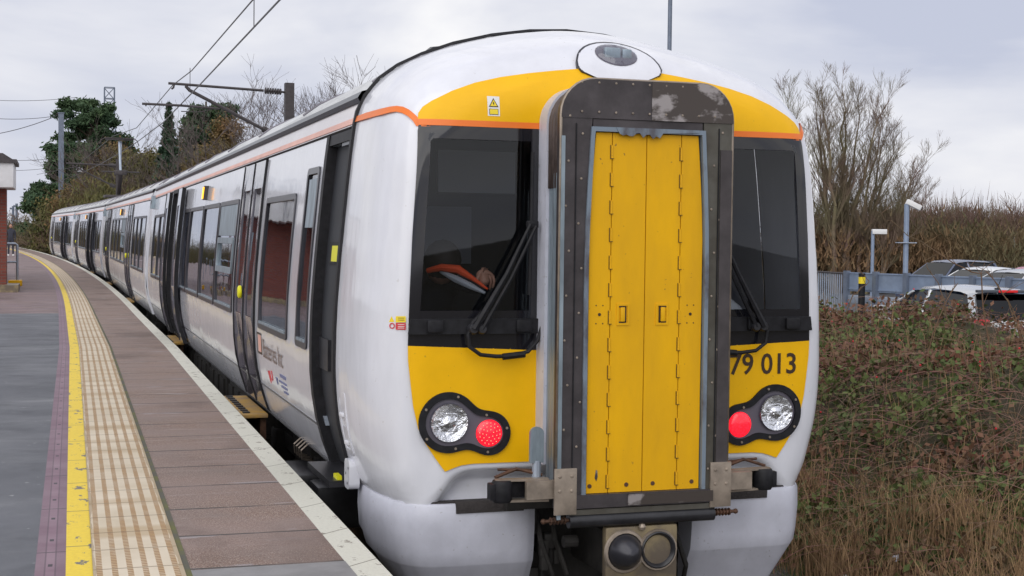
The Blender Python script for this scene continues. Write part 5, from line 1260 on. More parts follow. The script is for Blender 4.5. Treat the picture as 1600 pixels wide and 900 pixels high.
# ================================================================ vegetation
rng = random.Random(21)
def np_mesh(name, V, F, m, parent=None, smooth=False, mats=None, mi=None):
    V = np.asarray(V, dtype=np.float32); F = np.asarray(F, dtype=np.int32); k = F.shape[1]
    me = bpy.data.meshes.new(name); me.vertices.add(len(V)); me.vertices.foreach_set('co', V.ravel())
    me.loops.add(F.size); me.loops.foreach_set('vertex_index', F.ravel()); me.polygons.add(len(F))
    me.polygons.foreach_set('loop_start', np.arange(0, F.size, k, dtype=np.int32)); me.polygons.foreach_set('loop_total', np.full(len(F), k, dtype=np.int32))
    if smooth: me.polygons.foreach_set('use_smooth', np.ones(len(F), dtype=bool))
    for q in (mats or [m]): me.materials.append(q)
    if mi is not None: me.polygons.foreach_set('material_index', np.asarray(mi, dtype=np.int32))
    me.update(); me.validate(); o = bpy.data.objects.new(name, me); COL.objects.link(o)
    if parent: o.parent = parent
    return o
def leaves(C, size, seed=0, flat=.0, asp=1.6):
    "random quads at centres C"
    r = np.random.RandomState(seed); n = len(C); a = r.normal(size=(n, 3)); a /= np.linalg.norm(a, axis=1)[:, None]
    c = r.normal(size=(n, 3)); c[:, 2] += flat*0; c -= a*(a*c).sum(1)[:, None]; c /= np.linalg.norm(c, axis=1)[:, None]
    s = size*r.uniform(.6, 1.3, n)[:, None]; a = a*s*asp*.5; c = c*s*.5
    V = np.stack([C-a, C-c*.9, C+a, C+c*.9], 1).reshape(-1, 3); F = np.arange(4*n).reshape(-1, 4); return V, F
class TW:
    "branch collector with 3-sided tapered tubes"
    def __init__(s): s.V = []; s.F = []
    def seg(s, p, q, r0, r1, n=3):
        t = (q-p); L = t.length
        if L < 1e-5: return
        t /= L; a = t.cross(Vector((.3, .5, .81))).normalized(); c = t.cross(a); o = len(s.V)
        for P_, r in ((p, r0), (q, r1)):
            for j in range(n):
                k = 2*math.pi*j/n; v = P_+(a*math.cos(k)+c*math.sin(k))*r; s.V.append((v.x, v.y, v.z))
        for j in range(n): s.F.append((o+j, o+(j+1) % n, o+n+(j+1) % n, o+n+j))
def grow(tw, p, d, L, r, lev, rn, up=.25, spread=.55, nseg=4, kids=5, rmin=.006, tips=None, kink=.16):
    seg = L/nseg; pts = [(p, r)]
    for i in range(nseg):
        d = (d+Vector((rn.gauss(0, kink), rn.gauss(0, kink), rn.gauss(0, kink*.6)+up*.25))).normalized(); q = p+d*seg; r2 = max(rmin*.6, r*(1-.75*(i+1)/nseg) if lev == 0 else r*(1-.62*(i+1)/nseg))
        tw.seg(p, q, pts[-1][1], r2, 6 if r > .05 else (4 if r > .02 else 3)); p = q; pts.append((p, r2))
    if tips is not None and lev == 0: tips.append(p)
    if lev <= 0: return
    for k in range(kids):
        t = rn.uniform(.25, 1.0); i = min(nseg-1, int(t*nseg)); f_ = t*nseg-i; a, b_ = pts[i], pts[i+1]; bp = a[0].lerp(b_[0], f_); br = a[1]*(1-f_)+b_[1]*f_
        dd = (b_[0]-a[0]).normalized(); side = dd.cross(Vector((rn.gauss(0, 1), rn.gauss(0, 1), rn.gauss(0, 1)))).normalized()
        nd = (dd*(1-spread*.5)+side*spread+Vector((0, 0, up))).normalized()
        grow(tw, bp, nd, L*rn.uniform(.42, .68)*(1.15-t*.4), max(rmin, br*.62), lev-1, rn, up, spread, max(2, nseg-1), kids, rmin, tips, kink)
def bare_mesh(name, m, seed, h, stems=1, lean=.0, levels=3, kids=5, r0=.16, spread=.55, up=.25, rmin=.008, trunkh=.0, fan=.35, kink=.16):
    rn = random.Random(seed); tw = TW(); base = Vector((0, 0, 0)); top = Vector((0, 0, trunkh))
    if trunkh > 0: tw.seg(base, top, r0*1.25, r0, 8)
    for k in range(stems):
        a = 2*math.pi*k/max(1, stems)+rn.uniform(-.4, .4); f_ = fan*rn.uniform(.4, 1.0) if stems > 1 else lean
        d = Vector((math.cos(a)*f_, math.sin(a)*f_, 1)).normalized(); st = top+Vector((math.cos(a), math.sin(a), 0))*r0*(.8 if stems > 1 else 0)
        grow(tw, st, d, (h-trunkh)*rn.uniform(.8, 1.0), r0*rn.uniform(.6, 1) if stems > 1 else r0, levels, rn, up, spread, 5, kids, rmin, None, kink)
    V = np.array(tw.V); V[:, 2] *= h/np.percentile(V[:, 2], 99.7); return np_mesh(name, V, tw.F, m)
M['twig'] = mat('twig_grey', (.13, .105, .10), .9, var=.2, vs=2)
M['twig_olive'] = mat('twig_olive', (.17, .155, .08), .9, col2=(.19, .12, .10), vs=.5)
M['twig_brown'] = mat('twig_brown', (.15, .075, .045), .9, col2=(.11, .085, .045), vs=.6)
M['twig_purple'] = mat('twig_purple', (.19, .095, .09), .9, col2=(.13, .095, .065), vs=.3)
M['bark'] = mat('bark', (.09, .07, .05), .9, var=.3, vs=6)
def leafmat(name, c1, c2, sc=1.2):
    m = mat(name, c1, .75, col2=c2, vs=sc, thr=(.35, .65), detail=6); b = m.node_tree.nodes['Principled BSDF']; b.inputs['Specular IOR Level'].default_value = .3; return m
M['pine'] = leafmat('pine_needles', (.042, .082, .045), (.075, .12, .05), .5)
M['spruce'] = leafmat('spruce_needles', (.032, .068, .042), (.055, .095, .05), .6)
M['brownleaf'] = leafmat('brown_foliage', (.21, .12, .055), (.11, .11, .04), .35)
M['oliveleaf'] = leafmat('olive_foliage', (.17, .14, .05), (.085, .10, .035), .4)
M['scrub'] = leafmat('scrub_brown', (.13, .075, .045), (.085, .085, .035), .25)
def base_at(px, py, z):
    "ground point under a photo pixel at depth z along the view axis; returns location and the height of that pixel above it"
    p = atd(px, py, z); return Vector((p.x, p.y, -.3)), p.z+.3
def crown_pts(blobs, n, seed, shell=.55):
    r = np.random.RandomState(seed); out = []; tot = sum(b[3]*b[4]*b[5] for b in blobs)
    for (x, y, z, a, b_, c) in blobs:
        k = max(30, int(n*(a*b_*c)/tot)); d = r.normal(size=(k, 3)); d /= np.linalg.norm(d, axis=1)[:, None]; rad = r.uniform(shell, 1.0, k)**.6
        # lumpy
        f_ = 1+.22*np.sin(d[:, 0]*7+x)*np.cos(d[:, 2]*6+z)+.12*np.sin(d[:, 1]*15+x*3); out.append(np.array([x, y, z])+d*rad[:, None]*f_[:, None]*np.array([a, b_, c]))
    return np.concatenate(out)
def clumpify(P, n, seed, spread):
    r = np.random.RandomState(seed); k = len(P); i = r.randint(0, k, n); return P[i]+r.normal(size=(n, 3))*spread
def tree_thing(name, label, cat, loc, group=None):
    t = empty(name, loc); tag(t, label, cat, group); return t
def trunk(t, h, r, m=None, lean=(0, 0)):
    b = MB(); b.tube([(0, 0, 0), (lean[0]*.5, lean[1]*.5, h*.5), (lean[0], lean[1], h)], [r, r*.7, r*.25], 8); return b.build('trunk', m or M['bark'], t)
# --- big pine left
loc, h = base_at(140, 150, 110); t = tree_thing('pine_tree', 'big dark green pine with clumped layered branches behind the tall grey mast', 'pine tree', loc, 'evergreens beyond the bend')
trunk(t, h*.95, .38); blobs = []; rn = random.Random(4)
for k in range(84):
    u = rn.uniform(.12, 1.0); wid = 3.6*(1-abs(u-.50)*1.05)+.3; a = rn.uniform(0, 2*math.pi); q = rn.uniform(.25, 1)*wid
    blobs.append((math.cos(a)*q-.3+(-.5 if u < .6 else .2), math.sin(a)*q*.8, h*u*.96, rn.uniform(.4, .95), rn.uniform(.4, .9), rn.uniform(.22, .45)))
for k in range(22):
    u = rn.uniform(.12, .45); a = rn.uniform(0, 2*math.pi); q = rn.uniform(.3, 1)*4.0; blobs.append((math.cos(a)*q-1.0, math.sin(a)*q*.6, h*u, rn.uniform(.6, 1.1), rn.uniform(.5, .9), rn.uniform(.25, .45)))
P = crown_pts(blobs, 4600, 1, .3); C = clumpify(P, 58000, 2, .13); V, F = leaves(C, .15, 3, asp=2.6); np_mesh('crown', V, F, M['pine'], t)
b = MB()
for x, y, z, *_ in blobs: b.tube([(0, 0, max(1, z-.9)), (x*.6, y*.6, z-.3), (x, y, z)], [.08, .05, .02], 5)
b.build('limb', M['bark'], t)
for (px_, py_, z_, wd, sd, lab) in ((98, 222, 106, 2.6, 61, 'lower dark pine with open flat branches just left of the big pine'), (172, 196, 113, 2.5, 62, 'dark pine standing right behind the big pine, beside the lattice tower')):
    loc, h = base_at(px_, py_, z_); t = tree_thing('pine_tree', lab, 'pine tree', loc, 'evergreens beyond the bend'); trunk(t, h*.95, .28); blobs = []; rn = random.Random(sd)
    for k in range(60):
        u = rn.uniform(.12, 1.0); a = rn.uniform(0, 2*math.pi); q = rn.uniform(.2, 1)*(wd*(1-abs(u-.4)*1.1)+.3); blobs.append((math.cos(a)*q, math.sin(a)*q, h*u*.96, rn.uniform(.45, .95), rn.uniform(.4, .9), rn.uniform(.22, .42)))
    P = crown_pts(blobs, 2600, sd, .3); C = clumpify(P, 30000, sd, .13); V, F = leaves(C, .15, sd, asp=2.6); np_mesh('crown', V, F, M['pine'], t)
# --- spruce and second pine
loc, h = base_at(264, 163, 90); t = tree_thing('spruce_tree', 'narrow dark conical spruce between the two dark pines', 'spruce tree', loc, 'evergreens beyond the bend'); trunk(t, h, .22)
r = np.random.RandomState(5); n = 24000; u = r.uniform(0, 1, n)**.75; lay = (np.floor(u*18)+r.uniform(0, .55, n))/18; a = r.uniform(0, 2*np.pi, n); star = .75+.25*np.cos(a*5+np.floor(u*18)*1.7)
q = lay*2.3*star*r.uniform(.15, 1, n)**.6; C = np.stack([np.cos(a)*q, np.sin(a)*q, h*(1-lay*.86)-q*.25], 1); V, F = leaves(C, .17, 6, asp=2.5); np_mesh('crown', V, F, M['spruce'], t)
loc, h = base_at(322, 150, 93); t = tree_thing('pine_tree', 'smaller dark pine with a flat tuft on top, behind the brown-leaved tree', 'pine tree', loc, 'evergreens beyond the bend'); trunk(t, h*.97, .25); blobs = []; rn = random.Random(9)
for k in range(44):
    u = rn.uniform(.40, 1.0); a = rn.uniform(0, 2*math.pi); q = rn.uniform(0, 1)*(2.4*(1.25-u)+.7); blobs.append((math.cos(a)*q+.2, math.sin(a)*q, h*u*.97, rn.uniform(.5, .9), rn.uniform(.5, .9), rn.uniform(.3, .5)))
P = crown_pts(blobs, 1500, 7, .3); C = clumpify(P, 28000, 8, .14); V, F = leaves(C, .18, 9, asp=2.2); np_mesh('crown', V, F, M['pine'], t)
# --- brown / olive loose trees with twigs and remaining leaves
def twiggy(label, px, py, z, wid, leafm, twigm, seed, n=7000, lf=.125, group='brown and olive trees beyond the bend', stems=5, kind='leafy tree', low=.1):
    loc, h = base_at(px, py, z); t = tree_thing('deciduous_tree', label, kind, loc, group)
    o = bare_mesh('trunk', twigm, seed, h*.93, stems, levels=3, kids=6, r0=.13, spread=.6, up=.15, fan=wid/h*1.1, rmin=.015); o.parent = t
    rn = random.Random(seed); blobs = []
    for k in range(34):
        u = rn.uniform(low, .95); w_ = wid*math.sin(math.pi*min(1, u*.85+.15))**.7; a = rn.uniform(0, 2*math.pi); q = rn.uniform(.1, .85)*w_
        blobs.append((math.cos(a)*q, math.sin(a)*q, h*u, rn.uniform(.7, 1.3), rn.uniform(.7, 1.3), rn.uniform(.5, 1.0)))
    n = int(n*2.4); P = crown_pts(blobs, n//5, seed, .2); C = clumpify(P, n, seed+1, .25); V, F = leaves(C, lf, seed+2, asp=1.7); np_mesh('crown', V, F, leafm, t); return t
twiggy('brown-leaved broad tree in front of the big pine, behind the far carriages', 188, 222, 98, 2.3, M['brownleaf'], M['twig_brown'], 31, 14000)
twiggy('tall rusty-brown tree left of the pantograph, leaning against the big pine', 196, 232, 96, 1.8, M['oliveleaf'], M['twig_brown'], 32, 8000)
twiggy('olive-green low tree directly behind the pantograph', 232, 236, 94, 2.6, M['oliveleaf'], M['twig_olive'], 33, 9000, low=.05)
twiggy('orange-brown loose tree in front of the smaller dark pine', 358, 190, 91, 2.0, M['brownleaf'], M['twig_brown'], 34, 9000)
twiggy('olive-brown bushy tree right of the spruce, above the second carriage', 318, 225, 88, 2.2, M['brownleaf'], M['twig_olive'], 35, 9000, low=.05)
twiggy('mottled olive tree rising right behind the train roof, right of the others', 375, 235, 84, 1.5, M['oliveleaf'], M['twig_olive'], 36, 6000, low=.05)
twiggy('olive-brown tree filling the gap between the pantograph and the spruce', 236, 226, 99, 2.4, M['oliveleaf'], M['twig_olive'], 37, 9000, low=.05)
twiggy('brown bushy tree at the foot of the big pine, right of the tall grey mast', 128, 290, 95, 1.9, M['brownleaf'], M['twig_brown'], 38, 7000, low=.02)
twiggy('rust-tinted tree between the spruce and the smaller dark pine', 296, 205, 97, 1.9, M['brownleaf'], M['twig_brown'], 39, 9000, low=.05)
twiggy('low green-brown tree left of the big pine, at the tail of the train', 78, 318, 100, 1.5, M['oliveleaf'], M['twig_olive'], 40, 6000, low=.02)
# --- bare trees behind the train
for k, (px, py, z, w_, lab) in enumerate(((425, 118, 74, .5, 'bare grey tree directly behind the nearest brown mast'), (395, 160, 80, .45, 'bare tree left of the nearest brown mast, under its cantilever'), (520, 105, 70, .42, 'bare tree with upright twigs above the middle of the cab carriage roof'), (565, 118, 72, .4, 'bare tree nearest the roof gear of the cab carriage'), (478, 150, 78, .45, 'low bare tree between the brown mast and the taller bare trees'), (205, 205, 92, .3, 'thin bare tree showing between the big pine and the spruce'), (612, 140, 75, .4, 'bare tree mostly behind the cab carriage roof'))):
    loc, h = base_at(px, py, z); t = tree_thing('bare_tree', lab, 'bare tree', loc, 'bare trees behind the train')
    o = bare_mesh('trunk_and_branches', M['twig'], 50+k, h*1.02, 4, levels=3, kids=6, r0=.11, spread=.5, up=.24, fan=w_, rmin=.011, trunkh=1.2); o.parent = t
# --- far scrub at the left horizon, beyond the platform end
def scrub(name, pts, n, size, m, label, seed, cat='bushes'):
    r = np.random.RandomState(seed); P = np.array(pts); i = r.randint(0, len(P), n); C = P[i][:, :3]+r.normal(size=(n, 3))*P[i][:, 3:6]; C[:, 2] = np.abs(C[:, 2]+.3)-.3
    h = r.uniform(.15, .55, n); dx, dy = r.normal(size=n)*.22*h*2, r.normal(size=n)*.22*h*2; a = r.uniform(0, 2*np.pi, n); w = size*.12*r.uniform(.6, 1.6, n); W_ = np.stack([np.cos(a)*w, np.sin(a)*w, 0*w], 1)
    V1 = np.stack([C-W_, C+W_, C+np.stack([dx, dy, h], 1)], 1).reshape(-1, 3); F1 = np.arange(3*n).reshape(-1, 3)
    k = n//2; Cl = C[:k]; s_ = size*.32; s_ = size*.2; A_ = r.normal(size=(k, 3))*s_; B_ = r.normal(size=(k, 3))*s_; V2 = np.stack([Cl, Cl+A_, Cl+B_], 1).reshape(-1, 3); F2 = np.arange(3*k).reshape(-1, 3)+3*n
    o = np_mesh(name, np.concatenate([V1, V2]), np.concatenate([F1, F2]), m); tag(o, label, cat, kind='stuff'); return o
pts = []
rn = random.Random(2)
for k in range(70):
    px = rn.uniform(-160, 140); z = rn.uniform(112, 150); p = atd(px, rn.uniform(352, 392), z); pts.append((p.x, p.y, max(.3, p.z-.6), .8, .8, .7))
scrub('bush_mass', pts, 50000, .22, M['scrub'], 'mass of brown and green bushes on the left horizon beyond the platform end', 71)
pts = []
for k in range(60):
    px = rn.uniform(120, 480); z = rn.uniform(84, 104); p = atd(px, rn.uniform(285, 345), z); pts.append((p.x, p.y, max(.3, p.z-1.2), 1.0, 1.0, .9))
scrub('undergrowth', pts, 50000, .22, M['oliveleaf'], 'olive undergrowth between the trees behind the far carriages', 72)
# --- right side: the big multi-stemmed bare tree
loc, h = base_at(1322, 106, 60)
t = tree_thing('bare_tree', 'tall many-stemmed bare tree with fanning twigs right of the cab', 'bare tree', loc)
rn = random.Random(77); tw = TW()
for k, (px, tpx, tpy) in enumerate(((1290, 1222, 118), (1297, 1262, 112), (1306, 1290, 120), (1314, 1322, 104), (1322, 1352, 118), (1330, 1385, 150), (1340, 1412, 205), (1349, 1425, 240), (1284, 1232, 200), (1310, 1370, 125), (1346, 1440, 262), (1336, 1400, 176), (1300, 1275, 150), (1342, 1432, 300), (1318, 1338, 135))):
    b0 = atd(px, 400, 60)-loc; b0.z = 0; b0.y += rn.uniform(-.8, .8); tp = atd(tpx, tpy, 60)-loc; tp.y += rn.uniform(-1.2, 1.2)
    d = (tp-b0); L = d.length; n_ = 9; p = b0; r0 = .10+.07*rn.random(); prev = r0
    for i in range(n_):
        u = (i+1)/n_; q = b0.lerp(tp, u); bow = math.sin(u*math.pi)*.25; q += Vector((-(tp.x-b0.x)*.10*math.sin(u*math.pi), rn.gauss(0, .1), bow)); q.x += rn.gauss(0, .06)
        rr = max(.012, r0*(1-u)**.8); tw.seg(p, q, prev, rr, 6); 
        if i >= 2:
            for _ in range(4):
                sd_ = Vector((rn.gauss(0, 1), rn.gauss(0, 1), rn.gauss(.0, .3))).normalized(); nd = ((q-p).normalized()*.75+sd_*.5+Vector((0, 0, .35))).normalized()
                grow(tw, p.lerp(q, rn.random()), nd, rn.uniform(1.1, 2.6)*(1.2-u*.66), max(.010, rr*.40), 2, rn, .20, .46, 5, 6, .0055, None, .06)
        p = q; prev = rr
V = np.array(tw.V); V[:, 2] *= h/np.percentile(V[:, 2], 99.8); np_mesh('trunk_and_branches', V, tw.F, M['twig_olive'], t)
# hedge line of bare shrubs behind the car park
protos = []
for k in range(4):
    o = bare_mesh('branches', (M['twig_purple'], M['twig_brown'], M['twig_purple'], M['twig_olive'])[k], 90+k, 5.0, 11, levels=2, kids=11, r0=.06, spread=.38, up=.45, fan=.30, rmin=.013, kink=.1); protos.append(o)
rn = random.Random(3); desc = ['purple-brown', 'rusty brown', 'dull purple', 'olive-grey']; used = set()
for i in range(44):
    px = 1262+i*15.5+rn.uniform(-6, 6); z = rn.uniform(68, 84); py = 318+rn.uniform(-14, 22)-(8 if 1400 < px < 1480 else 0)
    loc, h = base_at(px, py, z); k = (0, 1, 2, 3, 0, 2, 1)[i % 7] if px > 1400 else (3, 1, 0, 3)[i % 4]
    t = tree_thing('bare_shrub', ('%s leafless shrub in the tall hedge line behind the car park' % desc[k]), 'bare shrub', loc, 'leafless shrubs of the hedge behind the car park')
    if k in used: o = protos[k].copy(); COL.objects.link(o)
    else: o = protos[k]; used.add(k)
    o.parent = t; s_ = h/5.3; o.scale = (s_*rn.uniform(.95, 1.4), s_*1.2, s_); o.rotation_euler = (0, 0, rn.uniform(0, 6.28))
# slim white birch trunks
for (px, p1, lab) in ((1377, 352, 'thin pale birch trunk between the two camera poles'), (1586, 370, 'thin pale birch trunk near the right edge of the photo, before the hedge')):
    loc, h = base_at(px, p1, 62); t = tree_thing('birch_tree', lab, 'birch tree', loc, 'pale birches'); b = MB(); b.tube([(0, 0, 0), (.05, 0, h*.5), (-.05, 0, h)], [.06, .05, .03], 6); b.build('trunk', M['conc'], t)
    o = bare_mesh('crown', M['twig_purple'], int(px), 2.6, 3, levels=2, kids=5, r0=.02, fan=.3, rmin=.008); o.parent = t; o.location = (0, 0, h*.8)
# undergrowth mass at the foot of the hedge
pts = []
for k in range(160):
    px = rn.uniform(1255, 2000); z = rn.uniform(60, 72); p = atd(px, rn.uniform(372, 418), z); pts.append((p.x, p.y, max(.2, p.z-.3), 1.1, 1.1, .55))
scrub('undergrowth', pts, 90000, .26, mat('hedge_foot', (.17, .10, .05), .9, col2=(.095, .085, .04), vs=.22, thr=(.42, .6)), 'orange-brown and olive undergrowth at the foot of the hedge behind the car park', 75)
pts = []
for k in range(170):
    px = rn.uniform(1252, 2000); z = rn.uniform(78, 90); p = atd(px, rn.uniform(352, 405), z); pts.append((p.x, p.y, max(.2, p.z), 1.1, 1.1, .6))
r = np.random.RandomState(8); P = np.array(pts); i = r.randint(0, len(P), 9000); C = P[i][:, :3]+r.normal(size=(9000, 3))*P[i][:, 3:6]
dz = r.uniform(.5, 1.6, 9000); dx = r.normal(size=9000)*.12; dy = r.normal(size=9000)*.12; w = .02
V = np.stack([C+np.stack([0*dx-w, 0*dx, 0*dx], 1), C+np.stack([0*dx+w, 0*dx, 0*dx], 1), C+np.stack([dx, dy, dz], 1)], 1).reshape(-1, 3)
tag(np_mesh('hedge_twigs', V, np.arange(27000).reshape(-1, 3), M['twig_purple']), 'haze of fine purple-brown twigs filling the hedge behind the car park', 'hedge twigs', kind='stuff')
# ================================================================ bramble bank on the right
def bank_h(x, y):
    h = 1.32*sstep(3.0, 7.0, x)*(1-sstep(8.2, 10.6, x)) + .25*sstep(2.6, 3.6, x)*(1-sstep(8.2, 10.6, x))
    n_ = .16*math.sin(x*1.7+y*.9)+.12*math.sin(x*.9-y*1.6+1)+.08*math.sin(x*3.1+y*2.7)
    return -.28+h*(1+.5*n_)+.10*n_
BX0, BX1, BY0, BY1 = 2.3, 11.5, -4.0, 42.0
b = MB(); nx, ny = 40, 110
for i in range(nx+1):
    for j in range(ny+1):
        x = BX0+(BX1-BX0)*i/nx; y = BY0+(BY1-BY0)*j/ny; b.v.append((x, y, bank_h(x, y)-.12))
b.f = [(i*(ny+1)+j, (i+1)*(ny+1)+j, (i+1)*(ny+1)+j+1, i*(ny+1)+j+1) for i in range(nx) for j in range(ny)]
tag(b.build('bank', mat('bank_soil', (.045, .035, .02), .95, col2=(.06, .055, .025), vs=3, bump=.8, bs=8, bdist=.05), ang=0), kind='structure')
r = np.random.RandomState(12)
def scatter(n, x0, x1, y0, y1, zlo, zhi, pw=1.0):
    X = r.uniform(x0, x1, n); Y = y0+(y1-y0)*r.uniform(0, 1, n)**pw; Z = np.array([bank_h(a, c) for a, c in zip(X, Y)])+r.uniform(zlo, zhi, n); return np.stack([X, Y, Z], 1)
M['bramble_leaf'] = leafmat('bramble_leaf', (.12, .15, .045), (.055, .080, .028), 1.6)
M['bramble_leaf2'] = leafmat('bramble_leaf_dull', (.19, .085, .055), (.12, .09, .05), 1.3)
M['cane'] = mat('bramble_cane', (.27, .11, .10), .7, col2=(.21, .15, .10), vs=1.5)
M['drygrass'] = mat('dry_grass', (.38, .25, .13), .9, col2=(.20, .12, .065), vs=9)
M['greengrass'] = mat('green_grass', (.10, .13, .03), .9, col2=(.06, .085, .02), vs=2)
K = scatter(10000, 2.9, 9.4, 0, 34, -.08, .10, 1.25); dens_ = np.array([math.sin(a*1.3+1)*math.cos(c*.9)+math.sin(a*2.9-c*1.7)*.6+.55*(zz-.4) for a, c, zz in K]); K = K[dens_ > -.75]
C = K[r.randint(0, len(K), 120000)]+r.normal(size=(120000, 3))*np.array([.13, .13, .07]); V, F = leaves(C, .052, 14, asp=1.45); mi = (np.sin(C[:, 0]*2.1+C[:, 1]*1.3)+r.normal(size=len(C))*.7 > .25).astype(int)
tag(np_mesh('bramble_leaves', V, F, None, mats=[M['bramble_leaf'], M['bramble_leaf2']], mi=mi), 'tangled green and reddish bramble leaves covering the bank right of the train', 'brambles', kind='stuff')
tw = TW(); rn = random.Random(15)
for k in range(8000):
    x = rn.uniform(2.9, 9.3); y = rn.uniform(.5, 26)**1.0 if k % 3 else rn.uniform(.5, 12); z = bank_h(x, y)-.05; p = Vector((x, y, z)); a = rn.uniform(0, 6.28); L = rn.uniform(.35, 1.25); f_ = rn.uniform(.7, 3.0); d = Vector((math.cos(a)*f_, math.sin(a)*f_, 1)).normalized(); n_ = 7; r0 = rn.uniform(.0022, .0052)
    for i in range(n_):
        d = (d+Vector((math.cos(a)*.12, math.sin(a)*.12, -.20))+Vector((rn.gauss(0, .07), rn.gauss(0, .07), rn.gauss(0, .07)))).normalized(); q = p+d*L/n_
        if q.z < bank_h(q.x, q.y)-.1: break
        tw.seg(p, q, r0*(1-i/n_*.7), r0*(1-(i+1)/n_*.7), 3); p = q
        if rn.random() < .35: dd = (d+Vector((rn.gauss(0, .6), rn.gauss(0, .6), rn.gauss(0, .5)))).normalized(); tw.seg(p, p+dd*rn.uniform(.08, .3), r0*.5, r0*.25, 3)
tag(np_mesh('bramble_canes', tw.V, tw.F, M['cane']), 'thin reddish arching bramble canes rising from the bank', 'bramble canes', kind='stuff')
# a few long briars against the sky and the cars
for k, P in enumerate((((1600, 800), (1540, 640), (1482, 500), (1466, 440), (1440, 395)), ((1560, 480), (1530, 430), (1480, 405), (1400, 352), (1368, 330)), ((1600, 560), (1590, 500), (1560, 440), (1525, 418)), ((1440, 520), (1478, 470), (1497, 442), (1475, 470)), ((1300, 470), (1330, 462), (1360, 440), (1340, 425)), ((1600, 500), (1575, 470), (1545, 425), (1510, 410)))):
    z = 13.0+k*.8; pts_ = [atd(px, py, z+i*.12) for i, (px, py) in enumerate(P)]; g0 = pts_[0].copy(); pts_[0].z = bank_h(g0.x, g0.y)-.1
    b = MB(); sm_ = []
    for i in range(len(pts_)-1):
        for q in range(4): sm_.append(pts_[i].lerp(pts_[i+1], q/4)+Vector((rn.gauss(0, .012), 0, rn.gauss(0, .012))))
    sm_.append(pts_[-1]); b.tube(sm_, [.008*(1-.7*i/len(sm_)) for i in range(len(sm_))], 5)
    for i in range(3, len(sm_), 2): b.tube([sm_[i], sm_[i]+Vector((rn.gauss(0, .1), 0, rn.uniform(.03, .16)))], [.004, .002], 4)
    labs = ['long dark briar arching up in front of the white car roof and side window', 'longest bare briar arching far left above the grey barrier', 'bare briar near the right edge crossing the rear window of the nearest car', 'short forked briar standing before the side window of the nearest car', 'pale briar lying over the palisade fence left end', 'briar crossing the grey barrier near the right edge']
    tag(b.build('briar', M['twig_brown']), labs[k], 'briar', 'single briars above the bramble bank')
# rose hips
pos = scatter(110, 4.5, 8.6, 1.5, 14, .06, .3); b = MB()
for p in pos: b.sphere(tuple(p), .0125, 6)
tag(b.build('rose_hips', M['red']), 'scattered small red berries among the brambles', 'berries', kind='stuff')
def blades(name, P, hlo, hhi, w, m, label, lean=.35):
    n = len(P); a = r.uniform(0, 2*np.pi, n); h = r.uniform(hlo, hhi, n); ln = r.uniform(.05, lean, n)*h; b_ = r.uniform(0, 2*np.pi, n)
    wx, wy = np.cos(a)*w, np.sin(a)*w; o = np.stack([np.cos(b_)*ln, np.sin(b_)*ln, h], 1); mdl = np.stack([np.cos(b_)*ln*.3, np.sin(b_)*ln*.3, h*.6], 1); W_ = np.stack([wx, wy, 0*wx], 1)
    V = np.stack([P-W_, P+W_, P+mdl+W_*.8, P+o, P+mdl-W_*.8], 1).reshape(-1, 3); F = (np.arange(n)[:, None, None]*5+np.array([[0, 1, 2], [0, 2, 4], [4, 2, 3]])[None]).reshape(-1, 3); return tag(np_mesh(name, V, F, m), label, 'grass', kind='stuff')
T = scatter(230, 2.6, 3.8, .0, 16, -.08, -.02, 1.3); P = T[r.randint(0, len(T), 11000)]+r.normal(size=(11000, 3))*np.array([.10, .10, .0]); blades('dry_grass', P, .18, .62, .0032, M['drygrass'], 'long straw-brown dead grass at the foot of the bank right of the train', .75)
P = scatter(26000, 2.1, 4.6, -1, 12, -.10, -.02, 1.2); blades('green_grass', P, .03, .10, .004, M['greengrass'], 'short green grass and moss on the ground right of the train', .8)
P = scatter(1800, 4.0, 7.0, 1, 16, .0, .1); blades('grass_stalks', P, .15, .45, .003, M['drygrass'], 'single dead stalks standing among the brambles', .6)
# litter
for k, (px, py, m_, lab) in enumerate(((1319, 866, 'labelwhite', 'crumpled white paper scrap lying in the grass'), (1400, 873, 'bumper', 'small grey scrap of litter right of the white paper scrap'), (1225, 893, 'blue', 'small blue litter scrap beside the train skirt'))):
    p = atd(px, py, 10.9); p.z = bank_h(p.x, p.y)+.02; b = MB(); q = [(0, 0, 0), (.09, .01, .02), (.10, .07, .0), (.03, .09, .035), (-.02, .05, .01), (.05, .04, .05)]; b.add([Vector(v)*.9+p for v in q], [(0, 1, 5), (1, 2, 5), (2, 3, 5), (3, 4, 5), (4, 0, 5)]); tag(b.build('litter', M[m_], smooth=False), lab, 'litter', 'litter in the grass')
